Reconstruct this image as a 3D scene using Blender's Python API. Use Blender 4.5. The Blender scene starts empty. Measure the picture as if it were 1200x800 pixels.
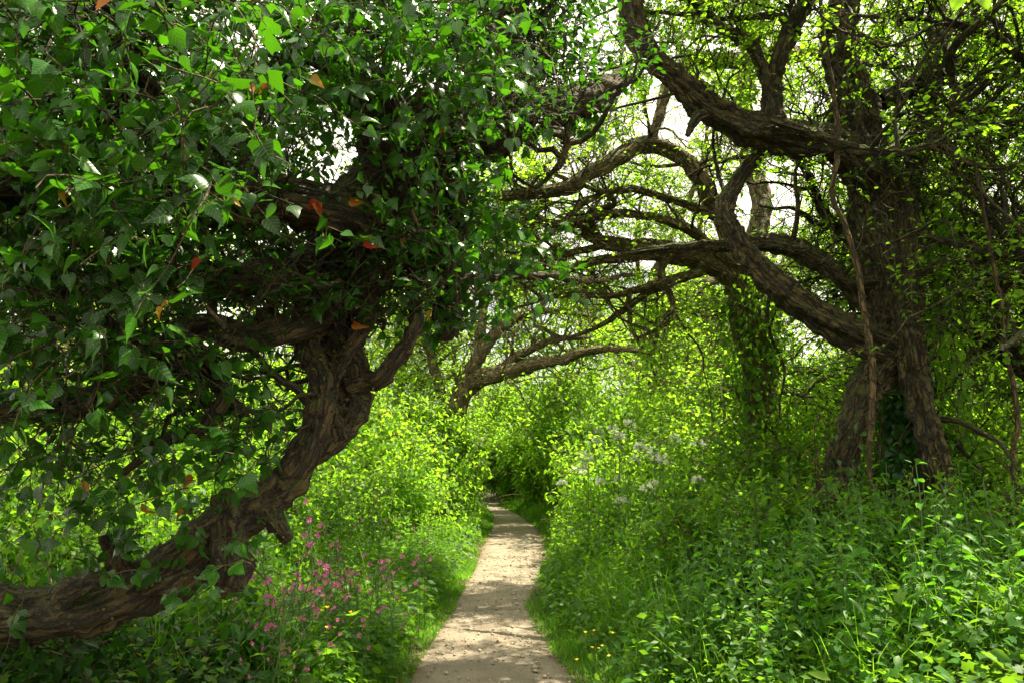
import bpy, math
import numpy as np
from mathutils import Vector

scene = bpy.context.scene
R = math.radians
COL = scene.collection

# ------------------------------------------------------------------ camera
EYE = np.array([0.0, 0.0, 1.5])
PITCH = R(9.6)
F = 867.0                       # focal length in pixels of a 1200 px wide frame
cam = bpy.data.cameras.new('camera')
cam.sensor_width = 36.0
cam.lens = 36.0 * F / 1200.0
cam.clip_start = 0.05
cam.clip_end = 2000
cam_o = bpy.data.objects.new('camera', cam)
COL.objects.link(cam_o)
cam_o.location = EYE
cam_o.rotation_euler = (R(90) + PITCH, 0, 0)
scene.camera = cam_o

# ------------------------------------------------------------------ sky, sun
SUN = np.array([0.44, 0.16, 0.95]); SUN /= np.linalg.norm(SUN)
SUN_EL = math.asin(SUN[2]); SUN_AZ = math.atan2(SUN[0], SUN[1])
world = bpy.data.worlds.new('World'); scene.world = world; world.use_nodes = True
wn, wl = world.node_tree.nodes, world.node_tree.links
wn.clear()
sky = wn.new('ShaderNodeTexSky'); sky.sky_type = 'NISHITA'; sky.sun_disc = False
sky.sun_elevation = SUN_EL; sky.sun_rotation = SUN_AZ; sky.dust_density = 2.0
wtc = wn.new('ShaderNodeTexCoord')
wno = wn.new('ShaderNodeTexNoise'); wno.inputs['Scale'].default_value = 2.2; wno.inputs['Detail'].default_value = 6
wrm = wn.new('ShaderNodeValToRGB'); wrm.color_ramp.elements[0].position = 0.22; wrm.color_ramp.elements[1].position = 0.5
wmx = wn.new('ShaderNodeMix'); wmx.data_type = 'RGBA'
wmx.inputs['B'].default_value = (11.0, 10.4, 8.5, 1)
wbg = wn.new('ShaderNodeBackground'); wbg.inputs['Strength'].default_value = 0.06
wou = wn.new('ShaderNodeOutputWorld')
wl.new(wtc.outputs['Generated'], wno.inputs['Vector']); wl.new(wno.outputs['Fac'], wrm.inputs['Fac'])
wl.new(wrm.outputs['Color'], wmx.inputs['Factor']); wl.new(sky.outputs['Color'], wmx.inputs['A'])
wl.new(wmx.outputs['Result'], wbg.inputs['Color']); wl.new(wbg.outputs[0], wou.inputs[0])
sun = bpy.data.lights.new('sun', 'SUN'); sun.energy = 5.0; sun.angle = R(0.5); sun.color = (1.0, 0.90, 0.66)
sun_o = bpy.data.objects.new('sun', sun); COL.objects.link(sun_o)
sun_o.rotation_euler = Vector(-SUN).to_track_quat('-Z', 'Y').to_euler()
sun_o.location = (8, 8, 20)

scene.view_settings.view_transform = 'Standard'
scene.view_settings.look = 'None'
scene.view_settings.gamma = 1.0
scene.view_settings.use_curve_mapping = False
scene.view_settings.exposure = 1.88
scene.render.engine = 'CYCLES'
scene.cycles.max_bounces = 7
scene.cycles.diffuse_bounces = 4
scene.cycles.glossy_bounces = 2
scene.cycles.transmission_bounces = 5
scene.cycles.caustics_reflective = False
scene.cycles.caustics_refractive = False
scene.cycles.sample_clamp_indirect = 6.0
scene.cycles.use_denoising = True

# ------------------------------------------------------------------ maths helpers
rng = np.random.default_rng(7)
cp, sp = math.cos(PITCH), math.sin(PITCH)
def P(px, py, Y):
    """world point seen at photo pixel (px, py), Y metres ahead of the camera"""
    a = (px - 600.0) / F; b = (400.0 - py) / F
    dy = cp - b * sp
    k = Y / dy
    return np.array([a * k, Y, EYE[2] + (sp + b * cp) * k])
def proj(p):
    q = p - EYE
    d = q[..., 1] * cp + q[..., 2] * sp
    d = np.where(np.abs(d) < 1e-3, 1e-3, d)
    u = -q[..., 1] * sp + q[..., 2] * cp
    px = 600 + F * q[..., 0] / d; py = 400 - F * u / d
    return np.where(d > 0.05, px, -9999), np.where(d > 0.05, py, -9999), d
def nrm(v):
    return v / (np.linalg.norm(v, axis=-1, keepdims=True) + 1e-9)
def smooth(a, b, x):
    t = np.clip((x - a) / (b - a), 0, 1); return t * t * (3 - 2 * t)
_tab = np.random.default_rng(3).random((32, 32, 32))
def vnoise(p):
    p = np.asarray(p, float); i = np.floor(p).astype(int); f = p - i; f = f * f * (3 - 2 * f)
    i0 = i & 31; i1 = (i + 1) & 31
    X0, Y0, Z0 = i0[..., 0], i0[..., 1], i0[..., 2]; X1, Y1, Z1 = i1[..., 0], i1[..., 1], i1[..., 2]
    fx, fy, fz = f[..., 0], f[..., 1], f[..., 2]
    a = _tab[X0, Y0, Z0] * (1 - fx) + _tab[X1, Y0, Z0] * fx
    b = _tab[X0, Y1, Z0] * (1 - fx) + _tab[X1, Y1, Z0] * fx
    c = _tab[X0, Y0, Z1] * (1 - fx) + _tab[X1, Y0, Z1] * fx
    d = _tab[X0, Y1, Z1] * (1 - fx) + _tab[X1, Y1, Z1] * fx
    return ((a * (1 - fy) + b * fy) * (1 - fz) + (c * (1 - fy) + d * fy) * fz) * 2 - 1

# ------------------------------------------------------------------ mesh helpers
def build(name, chunks, mats, parent=None, smooth_shade=True):
    """chunks: (verts, faces (n,k), material index, uv per vertex or None) -> ONE mesh object"""
    chunks = [c for c in chunks if len(c[0]) and len(c[1])]
    off = 0; V = []; loops = []; starts = []; mi = []; UV = []; ls = 0
    for v, f, m, uv in chunks:
        f = np.asarray(f, np.int64)
        V.append(v); loops.append((f + off).ravel())
        starts.append(ls + np.arange(len(f)) * f.shape[1]); ls += f.size
        mi.append(np.full(len(f), m, np.int32)); off += len(v)
        UV.append(uv if uv is not None else np.zeros((len(v), 2)))
    V = np.concatenate(V).astype(np.float32); loops = np.concatenate(loops).astype(np.int32)
    starts = np.concatenate(starts).astype(np.int32); mi = np.concatenate(mi); UV = np.concatenate(UV)
    me = bpy.data.meshes.new(name)
    me.vertices.add(len(V)); me.vertices.foreach_set('co', V.ravel())
    me.loops.add(len(loops)); me.loops.foreach_set('vertex_index', loops)
    me.polygons.add(len(starts)); me.polygons.foreach_set('loop_start', starts)
    me.polygons.foreach_set('material_index', mi)
    me.polygons.foreach_set('use_smooth', np.full(len(starts), smooth_shade))
    uvl = me.uv_layers.new(name='UVMap')
    uvl.data.foreach_set('uv', UV[loops].astype(np.float32).ravel())
    for m in (mats if isinstance(mats, (list, tuple)) else [mats]): me.materials.append(m)
    me.update(calc_edges=True)
    o = bpy.data.objects.new(name, me); COL.objects.link(o)
    if parent is not None:
        o.parent = parent; o.location = -np.array(parent.location)
    return o
def tag(o, label=None, cat=None, group=None, kind=None):
    if label: o['label'] = label
    if cat: o['category'] = cat
    if group: o['group'] = group
    if kind: o['kind'] = kind
    return o
def thing(name, loc, label, cat, group=None):
    o = bpy.data.objects.new(name, None); COL.objects.link(o)
    o.empty_display_size = 0.2; o.location = loc
    return tag(o, label, cat, group)
def copy_tree(o, parent=None):
    c = o.copy(); COL.objects.link(c)
    if parent is not None: c.parent = parent
    for ch in o.children: copy_tree(ch, c)
    return c

def tubes(pts, rad, sides=5):
    """batch of tubes: pts (N,K,3), rad (N,K)"""
    N, K, _ = pts.shape
    if N == 0: return np.zeros((0, 3)), np.zeros((0, 4), int), np.zeros((0, 2))
    t = np.gradient(pts, axis=1); t = nrm(t)
    ref = np.tile(np.array([0.31, 0.17, 0.93]), (N, 1))
    flip = np.abs((ref * t[:, 0]).sum(-1)) > 0.9; ref[flip] = (0.95, 0.2, 0.1)
    n = nrm(ref - (ref * t[:, 0]).sum(-1, keepdims=True) * t[:, 0])
    ang = np.arange(sides) / sides * 2 * np.pi; ca, sa = np.cos(ang), np.sin(ang)
    V = np.zeros((N, K, sides, 3)); UV = np.zeros((N, K, sides, 2))
    s = np.zeros(N); mu = 1 - np.abs(ang / np.pi - 1)
    for k in range(K):
        if k:
            n = nrm(n - (n * t[:, k]).sum(-1, keepdims=True) * t[:, k]); s = s + np.linalg.norm(pts[:, k] - pts[:, k - 1], axis=-1)
        b = np.cross(t[:, k], n)
        V[:, k] = pts[:, k, None] + rad[:, k, None, None] * (ca[None, :, None] * n[:, None] + sa[None, :, None] * b[:, None])
        UV[:, k, :, 0] = mu[None] * np.pi * rad[:, k, None]; UV[:, k, :, 1] = s[:, None]
    idx = np.arange(N * K * sides).reshape(N, K, sides)
    a = idx[:, :-1]; b2 = idx[:, 1:]
    Fc = np.stack([a, np.roll(a, -1, 2), np.roll(b2, -1, 2), b2], -1).reshape(-1, 4)
    return V.reshape(-1, 3), Fc, UV.reshape(-1, 2)

def resample(ctrl, seg):
    c = np.asarray(ctrl, float)
    p = np.vstack([2 * c[0] - c[1], c, 2 * c[-1] - c[-2]])
    out = []
    for i in range(1, len(p) - 2):
        n = max(2, int(np.linalg.norm(p[i + 1, :3] - p[i, :3]) / seg))
        u = (np.arange(n) / n)[:, None]
        a, b, cc, d = p[i - 1], p[i], p[i + 1], p[i + 2]
        out.append(0.5 * (2 * b + (cc - a) * u + (2 * a - 5 * b + 4 * cc - d) * u ** 2 + (3 * b - a - 3 * cc + d) * u ** 3))
    out.append(c[-1:])
    o = np.vstack(out); o[:, 3] = np.maximum(o[:, 3], 0.003); return o
def px_ctrl(L):
    return np.array([[*P(a, b, y), r] for a, b, y, r in L])
def limb(ctrl, seg=0.035, sides=22, rough=0.22, flute=0.12, wander=0.25, seed=0, nfl=3):
    """gnarled wooden limb; returns chunk arrays and its resampled centre line"""
    c = resample(ctrl, seg); K = len(c)
    s = np.concatenate([[0], np.cumsum(np.linalg.norm(np.diff(c[:, :3], axis=0), axis=1))])
    o = np.array([seed * 7.3, seed * 3.1, seed * 1.7])
    w = np.stack([vnoise(np.stack([s / (c[:, 3] * 4 + .05) * 1.0, np.full(K, j * 9.1), np.zeros(K)], -1) + o) for j in range(3)], -1)
    fade = np.minimum(1, np.minimum(s, s[-1] - s) / 0.15)[:, None]
    c[:, :3] += w * c[:, 3:4] * wander * 1.6 * fade
    t = nrm(np.gradient(c[:, :3], axis=0))
    n = np.array([0.3, -0.9, 0.3]); n = n - n.dot(t[0]) * t[0]; n /= np.linalg.norm(n)
    ang = np.arange(sides) / sides * 2 * np.pi; ca, sa = np.cos(ang), np.sin(ang)
    V = np.zeros((K + 1, sides, 3)); UV = np.zeros((K + 1, sides, 2)); mu = 1 - np.abs(ang / np.pi - 1)
    tw = seed * 1.3 + s * 1.1
    for k in range(K):
        n = n - n.dot(t[k]) * t[k]; n /= np.linalg.norm(n); b = np.cross(t[k], n)
        r = c[k, 3]
        rr = r * (1 + flute * np.sin(nfl * ang + tw[k] * nfl) + flute * 0.6 * np.sin((nfl + 2) * ang - tw[k] * 2 + seed))
        d = ca[:, None] * n + sa[:, None] * b
        p = c[k, :3] + rr[:, None] * d
        q = np.stack([ca * 2.6, sa * 2.6, np.full(sides, s[k] * 1.5)], -1) + o
        rid = 1 - np.abs(vnoise(q * 1.9)) * 2
        ds = rough * r * (0.8 * vnoise(p / max(r, .03) / 1.1 + o) + 0.25 * vnoise(p / max(r, .03) / 0.5 + o)) + (.012 * vnoise(p * 26) if sides > 60 else 0) + r * (.10 * (1 - np.abs(vnoise(q * .55 + 5)) * 2) + .085 * rid + (.05 * (1 - np.abs(vnoise(q * 3.7)) * 2) if sides > 60 else 0))
        V[k] = p + ds[:, None] * d
        UV[k, :, 0] = mu * np.pi * r; UV[k, :, 1] = s[k]
    V[K] = c[-1, :3]; UV[K] = UV[K - 1]
    idx = np.arange((K + 1) * sides).reshape(K + 1, sides)
    a, b2 = idx[:-1], idx[1:]
    Fc = np.stack([a, np.roll(a, -1, 1), np.roll(b2, -1, 1), b2], -1).reshape(-1, 4)
    return (V.reshape(-1, 3), Fc, 0, UV.reshape(-1, 2)), c

def walk(start, d, L, K, gnarl, up=0.0):
    N = len(start); d = nrm(np.array(d, float)); p = np.array(start, float); out = [p]
    st = (np.asarray(L) / (K - 1))
    st = np.broadcast_to(st, (N,))[:, None]
    for k in range(K - 1):
        d = d + rng.normal(0, gnarl, (N, 3)); d[:, 2] += up; d = nrm(d)
        p = p + d * st; out.append(p)
    return np.stack(out, 1)
def spawn(pts, n, t0=0.15, t1=1.0, spread=1.0, bias=(0, 0, 0), fwd=0.55):
    """n start points and directions on a batch of branches (N,K,3)"""
    N, K, _ = pts.shape
    i = rng.integers(0, N, n); t = (t0 + (t1 - t0) * rng.random(n)) * (K - 1); k = np.minimum(t.astype(int), K - 2); f = (t - k)[:, None]
    a, b = pts[i, k], pts[i, k + 1]
    tan = nrm(b - a); r = nrm(rng.normal(size=(n, 3))); r = r - (r * tan).sum(-1, keepdims=True) * tan
    return a * (1 - f) + b * f, nrm(tan * fwd + nrm(r) * spread + np.array(bias)), i

# ------------------------------------------------------------------ leaf shapes
def leaf_shape(st, fold=0.25, curl=0.15, petiole=0.0):
    """st: (t centre, t edge, half width); triangles; x across, y along, z up"""
    V = []; T = []
    rows = []
    for tc, te, w in st:
        zc = -curl * tc * tc
        if w < 1e-4: rows.append((len(V),)); V.append((0, tc, zc))
        else:
            i = len(V); V += [(-w, te, -curl * te * te + fold * w), (0, tc, zc), (w, te, -curl * te * te + fold * w)]
            rows.append((i, i + 1, i + 2))
    for a, b in zip(rows[:-1], rows[1:]):
        if len(a) == 1 and len(b) == 3: T += [(a[0], b[1], b[0]), (a[0], b[2], b[1])]
        elif len(a) == 3 and len(b) == 3: T += [(a[0], a[1], b[1]), (a[0], b[1], b[0]), (a[1], a[2], b[2]), (a[1], b[2], b[1])]
        elif len(a) == 3 and len(b) == 1: T += [(a[0], a[1], b[0]), (a[1], a[2], b[0])]
    uv = [(v[0] + .5, v[1]) for v in V]
    if petiole:
        i = len(V); V += [(-.022, 0.02, -.005), (.022, 0.02, -.005), (0.012, -petiole, -.12 * petiole), (-.012, -petiole, -.12 * petiole)]
        T += [(i, i + 2, i + 1), (i, i + 3, i + 2)]; uv += [(.5, 0)] * 4
    return np.array(V, float), np.array(T), np.array(uv, float)
IVY = leaf_shape([(0.0, -.08, .16), (.06, -.02, .33), (.16, .12, .42), (.32, .30, .42), (.50, .48, .34), (.68, .66, .23), (.86, .84, .10), (1.05, 1.05, 0)], .24, .26, .55)
IVY2 = leaf_shape([(0.0, -.10, .18), (.08, .02, .42), (.28, .30, .56), (.45, .46, .34), (.70, .66, .25), (1.05, 1.05, 0)], -.12, .34, .6)
WIDE = leaf_shape([(0, 0, 0), (.12, .12, .24), (.3, .3, .38), (.55, .55, .40), (.78, .78, .28), (.92, .92, .14), (1, 1, 0)], .15, .2)
PETAL = leaf_shape([(0, 0, 0), (.35, .35, .16), (.7, .8, .42), (.86, 1.0, .26), (.84, .84, 0)], .12, .1)
DRY = leaf_shape([(0.0, -.04, .14), (.10, .06, .30), (.26, .26, .37), (.46, .44, .33), (.66, .64, .22), (.86, .84, .10), (1.05, 1.05, 0)], .55, .5, .55)
NETTLE = leaf_shape([(0, -.02, .10), (.12, .08, .25), (.22, .22, .24), (.30, .26, .27), (.42, .42, .22), (.50, .46, .24), (.62, .62, .17), (.70, .66, .18), (.82, .82, .10), (1.0, 1.0, 0)], .2, .35, .15)
HAW = leaf_shape([(0, 0, 0), (.25, .32, .12), (.45, .42, .36), (.55, .58, .20), (.72, .80, .34), (.80, .86, .16), (1.0, 1.0, 0)], .2, .15)
OVAL = leaf_shape([(0, 0, 0), (.3, .3, .26), (.65, .62, .24), (1, 1, 0)], .25, .2)
TINY = leaf_shape([(0, 0, 0), (.5, .45, .32), (1, 1, 0)], .3, .1)
def leaves(shape, pos, axis, normal, size):
    V, T, uv = shape; n = len(pos)
    if n == 0: return np.zeros((0, 3)), np.zeros((0, 3), int), 0, None
    y = nrm(axis); z = nrm(normal - (normal * y).sum(-1, keepdims=True) * y); x = np.cross(y, z)
    s = np.broadcast_to(np.asarray(size, float), (n,))[:, None, None]
    cu = rng.uniform(.1, 2.0, (n, 1)); wd = rng.uniform(.72, 1.15, (n, 1)); tw = rng.normal(0, .35, (n, 1))
    vx = V[None, :, 0] * wd; vy = V[None, :, 1]; vz = V[None, :, 2] * cu + tw * vx * vy
    vx = vx + rng.normal(0, .10, (n, 1)) * vy * vy
    W = pos[:, None] + s * (vx[..., None] * x[:, None] + vy[..., None] * y[:, None] + vz[..., None] * z[:, None])
    Fc = (T[None] + (np.arange(n) * len(V))[:, None, None]).reshape(-1, 3)
    return W.reshape(-1, 3), Fc, 0, np.tile(uv, (n, 1))
def rnd_dirs(n, up=0.0):
    v = rng.normal(size=(n, 3)); v[:, 2] += up; return nrm(v)

# ------------------------------------------------------------------ materials
def mat(name):
    m = bpy.data.materials.new(name); m.use_nodes = True; nt = m.node_tree; nt.nodes.clear()
    out = nt.nodes.new('ShaderNodeOutputMaterial'); return m, nt, out
def N(nt, kind, **kw):
    n = nt.nodes.new(kind)
    for k, v in kw.items():
        if k in n.inputs: n.inputs[k].default_value = v
        else: setattr(n, k, v)
    return n
def ramp(nt, cols):
    r = nt.nodes.new('ShaderNodeValToRGB'); e = r.color_ramp.elements
    while len(e) < len(cols): e.new(0.5)
    for k, (p, c) in enumerate(cols): e[k].position = p; e[k].color = (*c, 1)
    return r
def leaf_mat(name, cols, trans, tf=0.4, rough=0.42, veins=False, spec=0.5, vein=(.12, .22, .05)):
    m, nt, out = mat(name); L = nt.links
    geo = N(nt, 'ShaderNodeNewGeometry')
    rp = ramp(nt, cols); L.new(geo.outputs['Random Per Island'], rp.inputs['Fac'])
    tc = N(nt, 'ShaderNodeTexCoord'); no = N(nt, 'ShaderNodeTexNoise', Scale=1.3, Detail=2.0)
    L.new(tc.outputs['Object'], no.inputs['Vector'])
    hs = N(nt, 'ShaderNodeHueSaturation'); 
    mr = N(nt, 'ShaderNodeMapRange'); mr.inputs['From Min'].default_value = .3; mr.inputs['From Max'].default_value = .7
    mr.inputs['To Min'].default_value = .7; mr.inputs['To Max'].default_value = 1.35
    L.new(no.outputs['Fac'], mr.inputs['Value']); L.new(mr.outputs[0], hs.inputs['Value']); L.new(rp.outputs['Color'], hs.inputs['Color'])
    col = hs.outputs['Color']
    if veins:
        uv = N(nt, 'ShaderNodeUVMap'); sep = N(nt, 'ShaderNodeSeparateXYZ'); L.new(uv.outputs[0], sep.inputs[0])
        a = N(nt, 'ShaderNodeMath', operation='SUBTRACT'); L.new(sep.outputs[0], a.inputs[0]); a.inputs[1].default_value = .5
        b = N(nt, 'ShaderNodeMath', operation='ABSOLUTE'); L.new(a.outputs[0], b.inputs[0])
        c = N(nt, 'ShaderNodeMath', operation='MULTIPLY_ADD'); L.new(b.outputs[0], c.inputs[0]); c.inputs[1].default_value = -.8; L.new(sep.outputs[1], c.inputs[2])
        d = N(nt, 'ShaderNodeMath', operation='MULTIPLY'); L.new(c.outputs[0], d.inputs[0]); d.inputs[1].default_value = 5.0
        e = N(nt, 'ShaderNodeMath', operation='PINGPONG'); L.new(d.outputs[0], e.inputs[0]); e.inputs[1].default_value = .5
        f = N(nt, 'ShaderNodeMath', operation='MULTIPLY'); L.new(e.outputs[0], f.inputs[0]); f.inputs[1].default_value = .16
        g = N(nt, 'ShaderNodeMath', operation='MINIMUM'); L.new(f.outputs[0], g.inputs[0]); L.new(b.outputs[0], g.inputs[1])
        h = N(nt, 'ShaderNodeMapRange'); L.new(g.outputs[0], h.inputs['Value']); h.inputs['From Min'].default_value = 0.004; h.inputs['From Max'].default_value = .022
        h.inputs['To Min'].default_value = 0.55; h.inputs['To Max'].default_value = 0
        mx = N(nt, 'ShaderNodeMix', data_type='RGBA'); L.new(h.outputs[0], mx.inputs['Factor']); L.new(col, mx.inputs['A'])
        mx.inputs['B'].default_value = (*(vein if cols[0][1][1] >= cols[0][1][0] else (.12, .05, .015)), 1); col = mx.outputs['Result']
    pr = N(nt, 'ShaderNodeBsdfPrincipled', Roughness=rough); L.new(col, pr.inputs['Base Color'])
    pr.inputs['Specular IOR Level'].default_value = spec
    if veins:
        bp = N(nt, 'ShaderNodeBump', Strength=.25, Distance=.01); L.new(g.outputs[0], bp.inputs['Height']); L.new(bp.outputs[0], pr.inputs['Normal'])
    tr = N(nt, 'ShaderNodeBsdfTranslucent')
    tm = N(nt, 'ShaderNodeMix', data_type='RGBA', blend_type='MULTIPLY'); tm.inputs['Factor'].default_value = 1
    tm.inputs['B'].default_value = (*trans, 1); L.new(mr.outputs[0], tm.inputs['A']); L.new(tm.outputs['Result'], tr.inputs['Color'])
    ms = N(nt, 'ShaderNodeMixShader'); ms.inputs[0].default_value = tf
    L.new(pr.outputs[0], ms.inputs[1]); L.new(tr.outputs[0], ms.inputs[2]); L.new(ms.outputs[0], out.inputs[0])
    return m
def bark_mat(name, dark, light, moss=(.05, .075, .012), moss_amt=.5, lichen=.25):
    m, nt, out = mat(name); L = nt.links
    uv = N(nt, 'ShaderNodeUVMap'); mp = N(nt, 'ShaderNodeMapping'); mp.inputs['Scale'].default_value = (34, 7, 1); L.new(uv.outputs[0], mp.inputs[0])
    n1 = N(nt, 'ShaderNodeTexNoise', Scale=1.0, Detail=6.0, Roughness=.7, Distortion=.6); L.new(mp.outputs[0], n1.inputs['Vector'])
    tc = N(nt, 'ShaderNodeTexCoord')
    n2 = N(nt, 'ShaderNodeTexNoise', Scale=9.0, Detail=5.0, Roughness=.65); L.new(tc.outputs['Object'], n2.inputs['Vector'])
    n3 = N(nt, 'ShaderNodeTexNoise', Scale=2.2, Detail=3.0); L.new(tc.outputs['Object'], n3.inputs['Vector'])
    dn = N(nt, 'ShaderNodeVectorMath', operation='MULTIPLY_ADD'); L.new(n2.outputs['Color'], dn.inputs[0]); dn.inputs[1].default_value = (2.2, 2.2, 0); L.new(mp.outputs[0], dn.inputs[2])
    vf = N(nt, 'ShaderNodeTexVoronoi', feature='DISTANCE_TO_EDGE', Scale=.9); L.new(dn.outputs[0], vf.inputs['Vector'])
    fs = N(nt, 'ShaderNodeMapRange'); L.new(vf.outputs['Distance'], fs.inputs['Value']); fs.inputs['From Max'].default_value = .16
    r0 = ramp(nt, [(.36, dark), (.62, light)]); L.new(n1.outputs['Fac'], r0.inputs['Fac'])
    r1 = N(nt, 'ShaderNodeMix', data_type='RGBA'); L.new(fs.outputs[0], r1.inputs['Factor']); r1.inputs['A'].default_value = (*[c * .8 for c in dark], 1); L.new(r0.outputs['Color'], r1.inputs['B'])
    geo = N(nt, 'ShaderNodeNewGeometry'); sp_ = N(nt, 'ShaderNodeSeparateXYZ'); L.new(geo.outputs['Normal'], sp_.inputs[0])
    ma = N(nt, 'ShaderNodeMath', operation='MULTIPLY_ADD'); L.new(sp_.outputs[2], ma.inputs[0]); ma.inputs[1].default_value = .28
    L.new(n2.outputs['Fac'], ma.inputs[2])
    mb = N(nt, 'ShaderNodeMapRange'); L.new(ma.outputs[0], mb.inputs['Value']); mb.inputs['From Min'].default_value = .72 - .3 * moss_amt; mb.inputs['From Max'].default_value = .92 - .3 * moss_amt
    mx = N(nt, 'ShaderNodeMix', data_type='RGBA'); L.new(mb.outputs[0], mx.inputs['Factor']); L.new(r1.outputs['Result'], mx.inputs['A']); mx.inputs['B'].default_value = (*moss, 1)
    vo = N(nt, 'ShaderNodeTexNoise', Scale=30.0, Detail=4.0, Roughness=.7); L.new(tc.outputs['Object'], vo.inputs['Vector'])
    la = N(nt, 'ShaderNodeMapRange'); L.new(vo.outputs['Fac'], la.inputs['Value']); la.inputs['From Min'].default_value = .55; la.inputs['From Max'].default_value = .62
    lb = N(nt, 'ShaderNodeMapRange'); L.new(n3.outputs['Fac'], lb.inputs['Value']); lb.inputs['From Min'].default_value = .5; lb.inputs['From Max'].default_value = .65; lb.inputs['To Max'].default_value = lichen * 2
    lc = N(nt, 'ShaderNodeMath', operation='MULTIPLY', use_clamp=True); L.new(la.outputs[0], lc.inputs[0]); L.new(lb.outputs[0], lc.inputs[1])
    mx2 = N(nt, 'ShaderNodeMix', data_type='RGBA'); L.new(lc.outputs[0], mx2.inputs['Factor']); L.new(mx.outputs['Result'], mx2.inputs['A']); mx2.inputs['B'].default_value = (.21, .22, .14, 1)
    pr = N(nt, 'ShaderNodeBsdfPrincipled', Roughness=.85); L.new(mx2.outputs['Result'], pr.inputs['Base Color'])
    ad = N(nt, 'ShaderNodeMath', operation='MULTIPLY_ADD'); L.new(n2.outputs['Fac'], ad.inputs[0]); ad.inputs[1].default_value = .6; L.new(n1.outputs['Fac'], ad.inputs[2])
    ae = N(nt, 'ShaderNodeMath', operation='ADD'); L.new(ad.outputs[0], ae.inputs[0]); L.new(fs.outputs[0], ae.inputs[1]); ad = ae
    bp = N(nt, 'ShaderNodeBump', Strength=1.0, Distance=.05); L.new(ad.outputs[0], bp.inputs['Height']); L.new(bp.outputs[0], pr.inputs['Normal'])
    L.new(pr.outputs[0], out.inputs[0]); return m
def plain_mat(name, col, rough=.6, trans=0.0, var=.25):
    m, nt, out = mat(name); L = nt.links
    geo = N(nt, 'ShaderNodeNewGeometry'); hs = N(nt, 'ShaderNodeHueSaturation', Color=(*col, 1))
    mr = N(nt, 'ShaderNodeMapRange'); mr.inputs['To Min'].default_value = 1 - var; mr.inputs['To Max'].default_value = 1 + var
    L.new(geo.outputs['Random Per Island'], mr.inputs['Value']); L.new(mr.outputs[0], hs.inputs['Value'])
    pr = N(nt, 'ShaderNodeBsdfPrincipled', Roughness=rough); L.new(hs.outputs[0], pr.inputs['Base Color'])
    if trans:
        tr = N(nt, 'ShaderNodeBsdfTranslucent'); L.new(hs.outputs[0], tr.inputs['Color'])
        ms = N(nt, 'ShaderNodeMixShader'); ms.inputs[0].default_value = trans
        L.new(pr.outputs[0], ms.inputs[1]); L.new(tr.outputs[0], ms.inputs[2]); L.new(ms.outputs[0], out.inputs[0])
    else: L.new(pr.outputs[0], out.inputs[0])
    return m

M = {}
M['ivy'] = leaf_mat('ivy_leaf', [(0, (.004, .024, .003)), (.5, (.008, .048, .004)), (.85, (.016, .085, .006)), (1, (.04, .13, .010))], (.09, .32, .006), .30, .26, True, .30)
M['ivy_back'] = leaf_mat('ivy_leaf_shade_tone', [(0, (.004, .022, .003)), (1, (.016, .070, .006))], (.08, .28, .006), .30, .40, False, .25)  # darker copy of the ivy leaf, shade put into its colour
M['haw'] = leaf_mat('hawthorn_leaf', [(0, (.026, .080, .005)), (.6, (.05, .125, .007)), (1, (.085, .16, .012))], (.34, .66, .02), .48, .5, False, .2)
M['lime'] = leaf_mat('spring_leaf', [(0, (.038, .11, .006)), (.6, (.066, .155, .009)), (1, (.12, .18, .016))], (.40, .73, .03), .50, .5, False, .2)
M['shrub'] = leaf_mat('shrub_leaf', [(0, (.022, .080, .005)), (.6, (.042, .125, .007)), (1, (.09, .165, .015))], (.30, .60, .02), .44, .5, False, .2)
M['nettle'] = leaf_mat('nettle_leaf', [(0, (.016, .072, .006)), (.6, (.030, .115, .008)), (1, (.065, .16, .015))], (.20, .54, .02), .38, .5, True, .25)
M['grass'] = leaf_mat('grass_blade', [(0, (.028, .11, .006)), (.7, (.05, .15, .010)), (1, (.12, .17, .03))], (.24, .54, .02), .42, .55, False, .2)
M['weed'] = leaf_mat('weed_leaf', [(0, (.014, .066, .006)), (.6, (.034, .115, .008)), (1, (.085, .16, .014))], (.25, .50, .02), .38, .48, False, .25)
M['moss'] = leaf_mat('moss_tuft', [(0, (.03, .04, .008)), (.6, (.075, .085, .02)), (1, (.14, .14, .06))], (.12, .16, .03), .25, .8, False, .1)
M['duff'] = leaf_mat('lichen_tuft', [(0, (.03, .028, .009)), (.6, (.075, .072, .022)), (1, (.16, .15, .06))], (.08, .08, .02), .2, .8, False, .1)
M['bark_left'] = bark_mat('brown_bark', (.007, .005, .001), (.115, .078, .022), (.048, .056, .007), .55, .2)
M['bark_right'] = bark_mat('olive_brown_bark', (.009, .007, .0015), (.125, .092, .026), (.055, .072, .006), .62, .2)
M['bark_pale'] = bark_mat('tan_bark', (.08, .058, .022), (.36, .27, .12), (.07, .085, .012), .45, .25)  # pale tan bark, colour raised further so shaded limbs look sunlit
M['vine'] = bark_mat('vine_bark', (.055, .034, .012), (.19, .125, .045), (.1, .09, .03), .1, .1)
M['stem'] = plain_mat('green_stem', (.05, .10, .02), .6)
M['pink'] = plain_mat('pink_petal', (.62, .13, .36), .6, .4)
M['white'] = plain_mat('white_petal', (.70, .72, .64), .6, .35, .1)
M['yellow'] = plain_mat('yellow_petal', (.78, .55, .02), .5, .3)
M['orange'] = leaf_mat('withered_orange_leaf', [(0, (.22, .075, .01)), (1, (.40, .14, .012))], (.35, .12, .01), .3, .5, True, .3)
M['red'] = leaf_mat('withered_red_leaf', [(0, (.20, .02, .008)), (1, (.38, .03, .01))], (.40, .05, .01), .3, .5, True, .3)
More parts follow.
